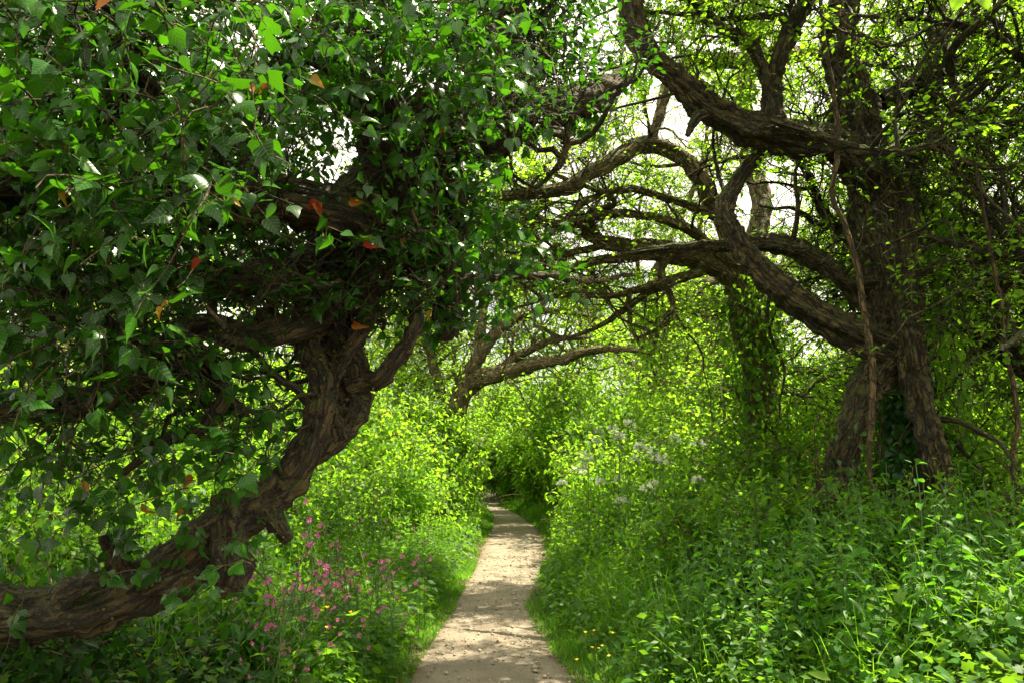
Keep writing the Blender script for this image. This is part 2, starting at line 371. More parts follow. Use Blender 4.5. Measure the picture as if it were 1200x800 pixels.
M['ochre'] = leaf_mat('withered_yellow_leaf', [(0, (.30, .16, .02)), (1, (.42, .26, .03))], (.45, .28, .03), .3, .5, True, .3)
M['litter'] = plain_mat('dead_leaf', (.17, .085, .04), .8, 0, .6)
M['pebble'] = plain_mat('pebble', (.30, .25, .19), .8, 0, .4)

# ------------------------------------------------------------------ path and ground (the setting)
def on_ground(px, py):
    a = (px - 600.0) / F; b = (400.0 - py) / F
    d = np.array([a, cp - b * sp, sp + b * cp]); k = -EYE[2] / d[2]; return EYE + d * k
EDGE = [(800, 458, 694), (770, 480, 668), (740, 499, 644), (715, 518, 630), (690, 532, 636), (665, 548, 645), (645, 558, 646), (630, 566, 640), (617, 573, 630), (606, 575, 615), (597, 570, 598), (590, 560, 582)]
pe = []
for py, xl, xr in EDGE:
    l, r = on_ground(xl, py), on_ground(xr, py); pe.append((l[1], l[0], r[0]))
pe = [(-8, -.75, .65), (-2, -.78, .62), (2.5, -.80, .60)] + pe + [(36, -3.2, -1.9), (40, -5.6, -4.2), (46, -9.5, -8)]
pe = np.array(pe)
def path_edges(y):
    return np.interp(y, pe[:, 0], pe[:, 1]), np.interp(y, pe[:, 0], pe[:, 2])
def gz(x, y):
    x = np.asarray(x, float); y = np.asarray(y, float)
    l, r = path_edges(y); d = np.maximum(l - x, x - r)
    q = np.stack([x * .9, y * .9, np.zeros_like(x)], -1)
    side = np.where(x > (l + r) / 2, 1.0, .8)
    h = side * (.42 * smooth(0.0, 2.2, d)) + .3 * smooth(2, 9, d) + .05 * vnoise(q) * smooth(0, .6, d) + .02 * vnoise(q * 4) * smooth(0, .4, d)
    h = h + 2.0 * smooth(40, 140, np.hypot(x, y))
    return h - .035 * (1 - smooth(-.12, .10, d))
def axis(lo, hi, f0, f1, fine, n):
    inner = np.arange(f0, f1 + 1e-6, fine)
    a = f0 - np.geomspace(fine, f0 - lo, n)[::-1]; b = f1 + np.geomspace(fine, hi - f1, n)
    return np.concatenate([a, inner, b])
gx = axis(-400, 400, -7, 8, .12, 26); gy = axis(-300, 500, -4, 36, .16, 26)
X, Y = np.meshgrid(gx, gy); V = np.stack([X, Y, gz(X, Y)], -1).reshape(-1, 3)
nx, ny = len(gx), len(gy); id_ = np.arange(nx * ny).reshape(ny, nx)
Fq = np.stack([id_[:-1, :-1], id_[:-1, 1:], id_[1:, 1:], id_[1:, :-1]], -1).reshape(-1, 4)
m, nt, out = mat('soil'); L = nt.links
tc = N(nt, 'ShaderNodeTexCoord'); n1 = N(nt, 'ShaderNodeTexNoise', Scale=3.0, Detail=8.0, Roughness=.7); L.new(tc.outputs['Object'], n1.inputs['Vector'])
rp = ramp(nt, [(.3, (.018, .013, .007)), (.5, (.05, .038, .018)), (.62, (.035, .06, .014)), (.75, (.09, .065, .035))]); L.new(n1.outputs['Fac'], rp.inputs['Fac'])
pr = N(nt, 'ShaderNodeBsdfPrincipled', Roughness=.95); L.new(rp.outputs['Color'], pr.inputs['Base Color'])
bp = N(nt, 'ShaderNodeBump', Strength=.8, Distance=.05); L.new(n1.outputs['Fac'], bp.inputs['Height']); L.new(bp.outputs[0], pr.inputs['Normal']); L.new(pr.outputs[0], out.inputs[0])
tag(build('ground', [(V, Fq, 0, None)], m), kind='structure', label='dark leaf-strewn soil of the banks beside the path')

ys = np.concatenate([np.arange(-8, 14, .07), np.arange(14, 46, .15)]); nu = 26
l, r = path_edges(ys)
k = np.hanning(9); k /= k.sum()
l = np.convolve(np.pad(l, 4, 'edge'), k, 'valid'); r = np.convolve(np.pad(r, 4, 'edge'), k, 'valid')
l = l + .07 * vnoise(np.stack([ys * 2.2, ys * 0 + 3.3, ys * 0], -1)) + .05 * vnoise(np.stack([ys * 6, ys * 0 + 8.3, ys * 0], -1)); r = r + .07 * vnoise(np.stack([ys * 2.2, ys * 0 + 13.3, ys * 0], -1)) + .05 * vnoise(np.stack([ys * 6, ys * 0 + 18.3, ys * 0], -1))
u = np.linspace(0, 1, nu)
X = l[:, None] + (r - l)[:, None] * u[None]; Yp = np.repeat(ys[:, None], nu, 1)
Z = .004 + .018 * np.sin(np.pi * u)[None] + .012 * vnoise(np.stack([X * 2.5, Yp * 2.5, X * 0], -1)) + .004 * vnoise(np.stack([X * 11, Yp * 11, X * 0], -1))
Z[:, 0] = Z[:, -1] = -.03
V = np.stack([X, Yp, Z], -1).reshape(-1, 3); id_ = np.arange(len(ys) * nu).reshape(len(ys), nu)
Fq = np.stack([id_[:-1, :-1], id_[:-1, 1:], id_[1:, 1:], id_[1:, :-1]], -1).reshape(-1, 4)
uvp = np.stack([np.repeat(u[None], len(ys), 0), Yp], -1).reshape(-1, 2)
m, nt, out = mat('gravel_path'); L = nt.links
tc = N(nt, 'ShaderNodeTexCoord'); n1 = N(nt, 'ShaderNodeTexNoise', Scale=2.4, Detail=5.0, Roughness=.6); L.new(tc.outputs['Object'], n1.inputs['Vector'])
n2 = N(nt, 'ShaderNodeTexNoise', Scale=70.0, Detail=5.0, Roughness=.75); L.new(tc.outputs['Object'], n2.inputs['Vector'])
vo = N(nt, 'ShaderNodeTexVoronoi', Scale=55.0); L.new(tc.outputs['Object'], vo.inputs['Vector'])
r1 = ramp(nt, [(.3, (.13, .105, .078)), (.7, (.25, .21, .16))]); L.new(n1.outputs['Fac'], r1.inputs['Fac'])
r2 = ramp(nt, [(.25, (.45, .42, .38)), (.5, (.95, .95, .95)), (.75, (1.35, 1.3, 1.25))]); L.new(n2.outputs['Fac'], r2.inputs['Fac'])
mx = N(nt, 'ShaderNodeMix', data_type='RGBA', blend_type='MULTIPLY'); mx.inputs['Factor'].default_value = .8; L.new(r1.outputs[0], mx.inputs['A']); L.new(r2.outputs[0], mx.inputs['B'])
uv = N(nt, 'ShaderNodeUVMap'); sx = N(nt, 'ShaderNodeSeparateXYZ'); L.new(uv.outputs[0], sx.inputs[0])
a = N(nt, 'ShaderNodeMath', operation='SUBTRACT'); L.new(sx.outputs[0], a.inputs[0]); a.inputs[1].default_value = .5
b = N(nt, 'ShaderNodeMath', operation='ABSOLUTE'); L.new(a.outputs[0], b.inputs[0])
c = N(nt, 'ShaderNodeMath', operation='MULTIPLY_ADD'); L.new(n1.outputs['Fac'], c.inputs[0]); c.inputs[1].default_value = .35; L.new(b.outputs[0], c.inputs[2])
d = N(nt, 'ShaderNodeMapRange'); L.new(c.outputs[0], d.inputs['Value']); d.inputs['From Min'].default_value = .50; d.inputs['From Max'].default_value = .66; d.inputs['To Max'].default_value = .85
mx2 = N(nt, 'ShaderNodeMix', data_type='RGBA'); L.new(d.outputs[0], mx2.inputs['Factor']); L.new(mx.outputs['Result'], mx2.inputs['A']); mx2.inputs['B'].default_value = (.09, .055, .03, 1)
pr = N(nt, 'ShaderNodeBsdfPrincipled', Roughness=.9); L.new(mx2.outputs['Result'], pr.inputs['Base Color'])
ad = N(nt, 'ShaderNodeMath', operation='ADD'); L.new(n2.outputs['Fac'], ad.inputs[0]); L.new(vo.outputs['Distance'], ad.inputs[1])
bp = N(nt, 'ShaderNodeBump', Strength=.6, Distance=.012); L.new(ad.outputs[0], bp.inputs['Height']); L.new(bp.outputs[0], pr.inputs['Normal']); L.new(pr.outputs[0], out.inputs[0])
tag(build('path', [(V, Fq, 0, uvp)], m), kind='structure', label='narrow beige gravel footpath winding away between green banks')

# ------------------------------------------------------------------ trees
from math import pi
def inside(poly, x, y):
    poly = np.array(poly, float); c = np.zeros(x.shape, bool); j = len(poly) - 1
    for i in range(len(poly)):
        xi, yi = poly[i]; xj, yj = poly[j]
        c ^= ((yi > y) != (yj > y)) & (x < (xj - xi) * (y - yi) / (yj - yi + 1e-9) + xi); j = i
    return c
ARCH = [(545, 335), (585, 215), (640, 160), (700, 140), (740, 110), (800, 100), (850, 150), (880, 190), (1000, 200), (1000, 400), (960, 470), (930, 640), (700, 660), (690, 900), (440, 900), (540, 640), (560, 560), (520, 460)]
GAPS = [(785, 140, 42, 34), (760, 300, 26, 14), (560, 345, 26, 16), (630, 225, 24, 14), (905, 240, 36, 28), (1172, 235, 24, 28), (690, 290, 22, 9)]
def prune_keep(pts, arch=True, gap=.8, clear=1.3):
    px, py, d = proj(pts)
    keep = np.ones(len(pts), bool)
    if arch: keep &= ~(inside(ARCH, px, py) & (rng.random(len(pts)) < .93))
    if gap:
        for gx_, gy_, a, b in GAPS:
            keep &= ~((((px - gx_) / a) ** 2 + ((py - gy_) / b) ** 2 < 1) & (rng.random(len(pts)) < gap))
    keep &= np.linalg.norm(pts - EYE, axis=1) > clear
    l, r = path_edges(pts[:, 1])
    keep &= ~((pts[:, 0] > l - .2) & (pts[:, 0] < r + .2) & (pts[:, 2] < 2.2))
    return keep
def tunnel(p):
    px, py, d = proj(p); return ~((px > 525) & (px < 745) & (py > 365))
def tree(name, label, limbs, bark, leafm, n1, L1, n2, L2, nleaf, size, shape=HAW, bias=(0, 0, .15), arch=False, gap=.6, gnarl=.3,
         cat='tree', group=None, seed=1, sides=20, skip_trunk=False, r1=.014, r2=.0045, up=.02, clump=0.0, keepfn=None, fuzz=0, fuzzm=None, nohang=None, knob=.22, show=(), flute=.12, nfl=3):
    """limbs: list of (ctrl xyzr); the first is the trunk"""
    base = limbs[0][0][:3].copy()
    t = thing(name, base, label, cat, group)
    cl = []
    for i, c in enumerate(limbs):
        ch, cen = limb(c, seg=.035 if sides < 60 else .02 if i < 6 else .028, sides=sides if i < 3 else max(10, int(sides * .7)), seed=seed + i, rough=knob, wander=.25 + .2 * (knob > .25), flute=flute, nfl=nfl)
        build('trunk' if i == 0 else 'limb', [ch], bark, t)
        cl.append((cen, c[0][3], ch[0]))
    # parent polylines for the branches, resampled to the same count
    par = []
    for i, (cen, r0, _v) in enumerate(cl):
        if i == 0 and skip_trunk: continue
        q = np.linspace(0, len(cen) - 1, 24); k = np.floor(q).astype(int)
        par += [cen[k, :3]] * (1 if i == 0 else 2)
    par = np.stack(par)
    s1, d1, _ = spawn(par, n1, .25, 1.0, 1.0, bias, .5)
    b1 = walk(s1, d1, L1 * rng.uniform(.5, 1.2, n1), 10, gnarl, up)
    k1 = prune_keep(b1[:, 6], arch, 0) & prune_keep(b1[:, -1], arch, 0); b1 = b1[k1]
    if keepfn is not None: b1 = b1[keepfn(b1[:, 5]) & keepfn(b1[:, -1])]
    if nohang is not None:
        px_, py_, d_ = proj(b1[:, 0]); qx_, qy_, d2_ = proj(b1[:, -1]); b1 = b1[~(((py_ > nohang) & (rng.random(len(b1)) < .85)) | (py_ > nohang + 90) | (qy_ > nohang + 110))]
    s2, d2, _ = spawn(b1, n2, .2, 1.0, .9, np.array(bias) * .5, .6)
    b2 = walk(s2, d2, L2 * rng.uniform(.5, 1.3, n2), 6, gnarl * .9, up * .5)
    b2 = b2[prune_keep(b2[:, 3], arch, gap)]
    if keepfn is not None: b2 = b2[keepfn(b2[:, 3])]
    if show:
        for bb in (0, 1):
            q = b1 if bb == 0 else b2; cut = np.zeros(len(q), bool)
            for kk_ in (q.shape[1] // 2, q.shape[1] - 1):
                px_, py_, d_ = proj(q[:, kk_])
                for i, w_ in show:
                    cx, cy, cd = proj(cl[i][0][::4, :3])
                    cut |= ((px_[:, None] - cx) ** 2 + (py_[:, None] - cy) ** 2 < w_ * w_).__and__(d_[:, None] < cd + .1).any(1)
            q = q[~(cut & (rng.random(len(q)) < .7))]
            if bb == 0: b1 = q
            else: b2 = q
    v1 = tubes(b1, r1 * np.linspace(1, .3, 10)[None] * np.clip(rng.lognormal(0, .6, (len(b1), 1)), .4, 3), 6)
    v2 = tubes(b2, r2 * np.linspace(1, .35, 6)[None] * np.ones((len(b2), 1)), 4)
    if fuzz:
        fp = []
        for i, (cen, r0, vv) in enumerate(cl):
            sd = len(vv) // (len(cen) + 1); m_ = int(fuzz * len(cen)); k = rng.integers(0, len(cen), m_)
            q = vv[k * sd + rng.integers(0, sd, m_)]; dr = nrm(q - cen[k, :3]); up_k = dr[:, 2] > rng.uniform(-1.1, .6, m_); fp.append((q[up_k], dr[up_k]))
        m_ = int(fuzz * 3 * len(b1)); i = rng.integers(0, len(b1), m_); k = rng.integers(0, 10, m_); dr = rnd_dirs(m_, .4); fp.append((b1[i, k] + dr * .012, dr))
        q = np.concatenate([f[0] for f in fp]); dr = np.concatenate([f[1] for f in fp])
        kp = vnoise(q * 4) > rng.uniform(-.5, .4, len(q)); q, dr = q[kp], dr[kp]
        fz = leaves(TINY, q, nrm(dr * .5 + rng.normal(0, .6, q.shape)), nrm(dr + rng.normal(0, .5, q.shape)), rng.uniform(.012, .03, len(q)))
        tag(build('moss', [fz], fuzzm, t), kind='stuff')
    n = len(b2)
    idx = rng.integers(0, n, n * nleaf); tt = rng.random(n * nleaf) * 4.999; kk = tt.astype(int); f = (tt - kk)[:, None]
    pos = b2[idx, kk] * (1 - f) + b2[idx, kk + 1] * f
    if clump:
        cn = vnoise(pos * 1.3 + seed); sel = cn > rng.uniform(-1, 1, len(pos)) * .4 - (1 - clump); pos = pos[sel]
    if clump: idx, kk = idx[sel], kk[sel]
    tg = nrm(b2[idx, kk + 1] - b2[idx, kk]); sd_ = nrm(np.cross(tg, np.array([0, 0, 1.]) + rng.normal(0, .2, tg.shape))) * rng.choice([-1., 1.], (len(pos), 1))
    ax = nrm(tg * .55 + sd_ + rng.normal(0, .35, tg.shape) + np.array([0, 0, -.15])); nr = np.array([0, 0, 1.]) + rng.normal(0, .42, tg.shape)
    sz = size * rng.uniform(.6, 1.25, len(pos))
    pos = pos + ax * sz[:, None] * .15
    kp = prune_keep(pos, arch, gap); pos, ax, nr, sz = pos[kp], ax[kp], nr[kp], sz[kp]
    if show:
        px_, py_, d_ = proj(pos); cut = np.zeros(len(pos), bool)
        for i, w_ in show:
            cx, cy, cd = proj(cl[i][0][::4, :3])
            near = ((px_[:, None] - cx) ** 2 + (py_[:, None] - cy) ** 2 < w_ * w_) & (d_[:, None] < cd + .1)
            cut |= near.any(1)
        kp = ~(cut & (rng.random(len(pos)) < .85)); pos, ax, nr, sz = pos[kp], ax[kp], nr[kp], sz[kp]
    lv = leaves(shape, pos, ax, nr, sz)
    build('crown', [(v1[0], v1[1], 0, v1[2]), (v2[0], v2[1], 0, v2[2]), (lv[0], lv[1], 1, lv[3])], [bark, leafm], t)
    return t

# --- the near left tree, leaning out over the path
lt = [
 px_ctrl([(-120, 790, 3.1, .15), (-40, 752, 3.15, .12), (50, 724, 3.2, .10), (150, 690, 3.3, .098), (225, 652, 3.4, .11), (285, 600, 3.5, .095), (340, 560, 3.6, .075), (392, 522, 3.7, .07), (424, 482, 3.8, .08), (416, 432, 3.8, .095), (394, 385, 3.8, .095), (396, 325, 3.8, .11), (425, 255, 3.8, .15), (475, 195, 3.8, .16), (545, 152, 3.9, .15), (620, 132, 4.1, .11), (690, 118, 4.4, .08), (730, 90, 4.7, .05)]),
 px_ctrl([(150, 690, 3.3, .05), (140, 660, 3.24, .04), (126, 636, 3.2, .028), (122, 626, 3.19, .02)]),
 px_ctrl([(300, 590, 3.5, .05), (322, 612, 3.45, .036), (336, 632, 3.4, .02)]),
 px_ctrl([(60, 720, 3.2, .06), (85, 690, 3.12, .045), (112, 676, 3.08, .025)]),
 px_ctrl([(318, 575, 3.55, .06), (362, 512, 3.6, .06), (372, 450, 3.62, .055), (356, 400, 3.65, .06), (368, 330, 3.7, .07), (400, 270, 3.7, .06)]),
 px_ctrl([(398, 515, 3.68, .035), (390, 470, 3.66, .04), (404, 420, 3.68, .04), (430, 370, 3.7, .045), (425, 320, 3.7, .05), (445, 255, 3.75, .06)]),
 px_ctrl([(262, 580, 3.42, .05), (266, 622, 3.36, .075), (274, 660, 3.33, .07), (270, 686, 3.33, .045), (262, 698, 3.33, .02)]),
 px_ctrl([(412, 452, 3.75, .05), (448, 436, 3.7, .042), (478, 408, 3.72, .038), (488, 370, 3.8, .034), (484, 325, 3.8, .032), (500, 270, 3.85, .03), (520, 190, 3.9, .03)]),
 px_ctrl([(505, 190, 4.0, .10), (525, 250, 4.15, .09), (532, 330, 4.2, .085), (526, 385, 4.2, .06), (515, 395, 4.2, .02)]),
 px_ctrl([(392, 340, 3.75, .08), (355, 372, 3.6, .075), (300, 388, 3.4, .06), (245, 388, 3.25, .055), (200, 430, 3.1, .055), (110, 466, 3.0, .05), (20, 482, 2.9, .045), (-90, 492, 2.8, .04)]),
 px_ctrl([(225, 400, 3.2, .03), (250, 440, 3.2, .034), (278, 478, 3.25, .022), (300, 500, 3.3, .01)]),
 px_ctrl([(420, 260, 3.7, .12), (340, 235, 3.4, .10), (250, 245, 3.1, .085), (160, 225, 2.9, .07), (60, 235, 2.7, .06), (-60, 215, 2.5, .05)]),
 px_ctrl([(400, 300, 3.8, .10), (330, 310, 3.6, .08), (260, 330, 3.5, .07), (180, 325, 3.4, .055), (90, 340, 3.3, .04), (0, 330, 3.2, .03)]),
 px_ctrl([(470, 200, 3.8, .14), (440, 120, 3.7, .12), (400, 40, 3.6, .11), (380, -60, 3.5, .10), (340, -200, 3.4, .08)]),
 px_ctrl([(540, 150, 3.9, .10), (560, 80, 4.0, .09), (600, 10, 4.1, .08), (640, -80, 4.2, .07)]),
 px_ctrl([(250, 245, 3.1, .06), (200, 170, 2.9, .05), (195, 120, 2.85, .04), (150, 60, 2.8, .035), (120, -40, 2.7, .03)]),
 px_ctrl([(535, 330, 4.2, .03), (590, 325, 4.4, .026), (640, 322, 4.7, .02), (690, 330, 5.0, .014), (740, 322, 5.3, .008)]),
 px_ctrl([(598, 128, 4.0, .022), (632, 148, 4.0, .02), (664, 160, 4.0, .018), (655, 196, 4.0, .015), (640, 205, 4.0, .009)]),
]
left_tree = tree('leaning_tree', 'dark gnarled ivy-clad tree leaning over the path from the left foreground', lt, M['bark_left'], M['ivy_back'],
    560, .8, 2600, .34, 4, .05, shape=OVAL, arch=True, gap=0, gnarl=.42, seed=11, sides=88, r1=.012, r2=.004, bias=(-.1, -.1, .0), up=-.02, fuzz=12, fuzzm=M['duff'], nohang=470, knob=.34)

# --- ivy on the left tree
def spray_field(boxes, shape, lmin, lmax, nl=8, face=(0, -.8, .7), length=.45, droop=-.12):
    P0 = []
    for (x0, x1, y0, y1, Y0, Y1, n) in boxes:
        P0.append(np.stack([P(a, b, c) for a, b, c in zip(rng.uniform(x0, x1, n), rng.uniform(y0, y1, n), rng.uniform(Y0, Y1, n))]))
    P0 = np.concatenate(P0); n = len(P0)
    d = rnd_dirs(n); d[:, 1] -= .5; d[:, 2] -= .2
    st = walk(P0, d, length * rng.uniform(.5, 1.2, n), 7, .28, droop)
    ax = []; nr = []; pos = []
    for k in range(nl):
        t = rng.uniform(.15, 1, n) * 5.99; i = t.astype(int); f = (t - i)[:, None]; ar = np.arange(n)
        pos.append(st[ar, i] * (1 - f) + st[ar, i + 1] * f)
        a = rnd_dirs(n); a[:, 2] -= .55; a[:, 1] -= .15; ax.append(nrm(a))
        nr.append(nrm(rng.normal(0, .55, (n, 3)) + np.array(face)))
    pos, ax, nr = map(np.concatenate, (pos, ax, nr)); sz = rng.uniform(lmin, lmax, len(pos)) * np.where(rng.random(len(pos)) < .25, .65, 1)
    pos = pos + ax * (sz * .5)[:, None]
    return st, pos, ax, nr, sz
def ivy(name, label, boxes, shape, matl, lmin, lmax, nl=8, arch=True, length=.45, face=(0, -.8, .7), wither=(), group=None, droop=-.12):
    st, pos, ax, nr, sz = spray_field(boxes, shape, lmin, lmax, nl, face, length, droop)
    k = prune_keep(pos, arch, 0, 1.1); pos, ax, nr, sz = pos[k], ax[k], nr[k], sz[k]
    ks = prune_keep(st[:, -1], arch, 0, 1.1); st = st[ks]
    t = thing(name, pos.mean(0), label, 'ivy', group)
    v = tubes(st, .0028 * np.ones((len(st), 7)) * np.linspace(1.2, .6, 7), 4)
    tag(build('stem', [(v[0], v[1], 0, v[2])], M['vine'], t), kind='stuff')
    h = rng.random(len(pos)) < .5
    a = leaves(shape, pos[h], ax[h], nr[h], sz[h]); b = leaves(IVY2 if shape is IVY else shape, pos[~h], ax[~h], nr[~h], sz[~h])
    build('foliage', [(a[0], a[1], 0, a[3]), (b[0], b[1], 0, b[3])], matl, t)
    for (px, py, Y, s, mm, lab) in wither:
        p = P(px, py, Y)
        if lab is None: p = pos[np.argmin(((pos - p) ** 2).sum(-1))] + np.array([.0, -.03, -.02])
        w = leaves(DRY, p[None], nrm(np.array([[rng.normal(0, .9), -.2, -.8]])), nrm(np.array([[rng.normal(0, .9), -1., rng.normal(.3, .5)]])), s)
        tag(build('leaf', [w], M[mm], t), lab)
    return t
W1 = [(128, -4, 1.9, .055, 'orange', 'orange withered leaf at the top edge'), (265, 228, 2.4, .06, 'ochre', 'yellow withered leaf'), (428, 282, 3.2, .075, 'red', 'bright red withered leaf'),
      (318, 98, 2.5, .06, 'orange', 'rusty withered leaf'), (76, 168, 2.4, .05, 'red', 'dark red withered leaf'), (505, 284, 3.4, .05, 'ochre', 'yellow-brown withered leaf'), (468, 276, 3.3, .055, 'orange', 'small orange withered leaf'),
      (575, 82, 3.6, .06, 'red', 'russet withered leaf'), (365, 92, 2.6, .055, 'ochre', 'tan withered leaf'), (415, 378, 3.5, .06, 'orange', 'orange leaf on the trunk'), (158, 408, 2.9, .05, 'red', 'red withered leaf over the low limb'), (448, 60, 3.2, .04, 'ochre', 'yellowing leaf')]
for k in range(16):
    W1.append((float(rng.uniform(0, 560)), float(rng.uniform(20, 400)), 0, float(rng.uniform(.035, .055)), ('orange', 'ochre', 'orange', 'red')[k % 4], None))
W1 = [(a, b, c if c else (2.3 if a < 300 else 3.3), d, e, f) for a, b, c, d, e, f in W1]
ivy('climbing_ivy', 'large glossy ivy leaves hanging in the upper left foreground',
    [(-60, 330, -60, 150, 2.0, 3.1, 250), (-60, 250, 150, 240, 2.1, 3.0, 110), (-60, 150, 250, 420, 2.3, 3.0, 90), (60, 360, 330, 520, 3.0, 3.8, 40), (330, 600, -50, 120, 2.9, 3.7, 200), (440, 600, 120, 300, 3.3, 4.0, 80), (180, 430, 210, 330, 2.8, 3.3, 10), (-40, 120, 420, 470, 2.6, 3.0, 8)],
    IVY, M['ivy'], .036, .078, 9, wither=W1, face=(0, -.5, .85))
W2 = [(226, 558, 3.0, .06, 'orange', 'orange withered leaf'), (168, 590, 2.9, .07, 'ochre', 'yellow-brown withered leaf'), (205, 582, 2.95, .05, 'orange', None), (505, 365, 3.6, .05, 'ochre', 'yellowing leaf'), (105, 580, 2.9, .05, 'ochre', None)]
ivy('climbing_ivy', 'thin ivy climbing over the low leaning trunk at lower left',
    [(0, 330, 610, 690, 2.9, 3.2, 22), (0, 370, 520, 600, 2.8, 3.2, 30), (360, 520, 340, 520, 3.3, 3.7, 56), (100, 330, 420, 540, 2.8, 3.4, 20)], IVY, M['ivy'], .045, .07, 7, wither=W2, length=.25, droop=-.03)
ivy('climbing_ivy', 'small ivy sprays dangling beneath the dark overhead branch',
    [(540, 650, 225, 320, 4.2, 4.9, 50), (600, 700, 60, 140, 4.3, 5.0, 40), (500, 560, 320, 420, 4.1, 4.5, 30)], IVY, M['ivy'], .05, .075, 7, arch=False)
ivy('climbing_ivy', 'dense shade-coloured ivy mass filling the gloom behind the left tree',
    [(-150, 560, -120, 320, 4.1, 5.6, 1250), (540, 680, -120, 110, 4.3, 5.6, 380), (190, 370, 70, 210, 4.2, 5.4, 260), (-60, 190, -60, 180, 4.2, 5.4, 160), (-150, 330, 300, 400, 4.2, 5.2, 120)], OVAL, M['ivy_back'], .06, .09, 9, length=.6, face=(0, -.4, .8))  # gloom behind the tree is partly painted by the darker leaf colour

# --- the big twisted tree on the right
rt = [
 px_ctrl([(966, 665, 6.9, .19), (978, 590, 6.9, .17), (988, 525, 6.9, .14), (1010, 462, 6.9, .14), (1036, 405, 6.95, .20), (1042, 340, 7.0, .26), (1030, 250, 7.0, .26), (1012, 180, 7.0, .23), (990, 95, 7.05, .2), (992, 0, 7.1, .17), (1010, -120, 7.2, .13), (1040, -260, 7.3, .08)]),
 px_ctrl([(1064, 700, 7.6, .24), (1060, 600, 7.55, .22), (1056, 500, 7.45, .19), (1050, 430, 7.25, .18), (1048, 370, 7.1, .16)]),
 px_ctrl([(1130, 690, 6.75, .17), (1114, 610, 6.7, .14), (1096, 540, 6.7, .125), (1078, 470, 6.7, .12), (1066, 415, 6.7, .125), (1062, 350, 6.75, .11), (1068, 290, 6.8, .10), (1064, 235, 6.85, .10), (1085, 150, 6.9, .09), (1098, 50, 7.0, .08), (1110, -80, 7.1, .06)]),
 px_ctrl([(1052, 412, 6.9, .20), (1002, 396, 6.85, .19), (955, 366, 6.8, .17), (915, 338, 6.8, .155), (886, 312, 6.8, .13), (862, 276, 6.8, .12), (850, 247, 6.8, .10), (868, 208, 6.8, .085), (890, 178, 6.8, .075), (900, 150, 6.8, .05)]),
 px_ctrl([(1046, 385, 7.0, .14), (1012, 352, 7.1, .12), (976, 316, 7.2, .11), (930, 292, 7.2, .10), (886, 283, 7.3, .09), (840, 288, 7.4, .07), (790, 290, 7.6, .05), (740, 296, 7.9, .03)]),
 px_ctrl([(1022, 205, 6.9, .20), (980, 170, 6.8, .19), (930, 165, 6.7, .18), (872, 152, 6.6, .155), (830, 125, 6.5, .14), (796, 96, 6.4, .13), (762, 66, 6.4, .12), (742, 30, 6.4, .12), (736, -40, 6.4, .11), (720, -150, 6.4, .08)]),
 px_ctrl([(900, 158, 6.6, .10), (906, 100, 6.6, .09), (920, 50, 6.5, .08), (944, 0, 6.5, .075), (965, -90, 6.5, .05)]),
 px_ctrl([(915, 140, 6.6, .06), (880, 55, 6.5, .06), (845, 35, 6.5, .055), (810, -5, 6.5, .05), (780, -70, 6.5, .04)]),
 px_ctrl([(905, 140, 6.4, .035), (945, 155, 6.3, .036), (995, 172, 6.2, .034), (1050, 180, 6.1, .03), (1100, 170, 6.1, .024), (1140, 194, 6.0, .024), (1210, 196, 6.0, .02), (1300, 180, 6.0, .012)]),
 px_ctrl([(748, 40, 6.45, .06), (730, 0, 6.5, .07), (722, -60, 6.5, .07)]),
 px_ctrl([(838, 128, 6.5, .05), (815, 140, 6.4, .035), (806, 160, 6.4, .02)]),
 px_ctrl([(1110, 175, 6.1, .018), (1118, 110, 6.1, .016), (1105, 50, 6.1, .012), (1090, 20, 6.1, .008)]),
 px_ctrl([(1030, 120, 7.0, .09), (1100, 90, 7.2, .08), (1170, 50, 7.4, .07), (1230, 10, 7.6, .05)]),
 px_ctrl([(1035, 330, 7.0, .05), (990, 330, 6.9, .05), (965, 305, 6.8, .03)]),
]
for c_ in rt[:8]: c_[:, 3] *= .80
rt[3][:, 3] *= .9
right_tree = tree('twisted_tree', 'big twisted old tree with hollow forked base on the right bank', rt, M['bark_right'], M['haw'],
    330, 1.7, 4300, .5, 11, .055, arch=True, gap=.7, gnarl=.33, seed=31, sides=92, knob=.24, flute=.17, nfl=4, fuzz=10, fuzzm=M['moss'], r1=.014, r2=.0045, bias=(0, -.05, .2), clump=.92, show=((0, 46), (2, 30), (3, 34), (4, 22), (5, 26), (6, 16)))

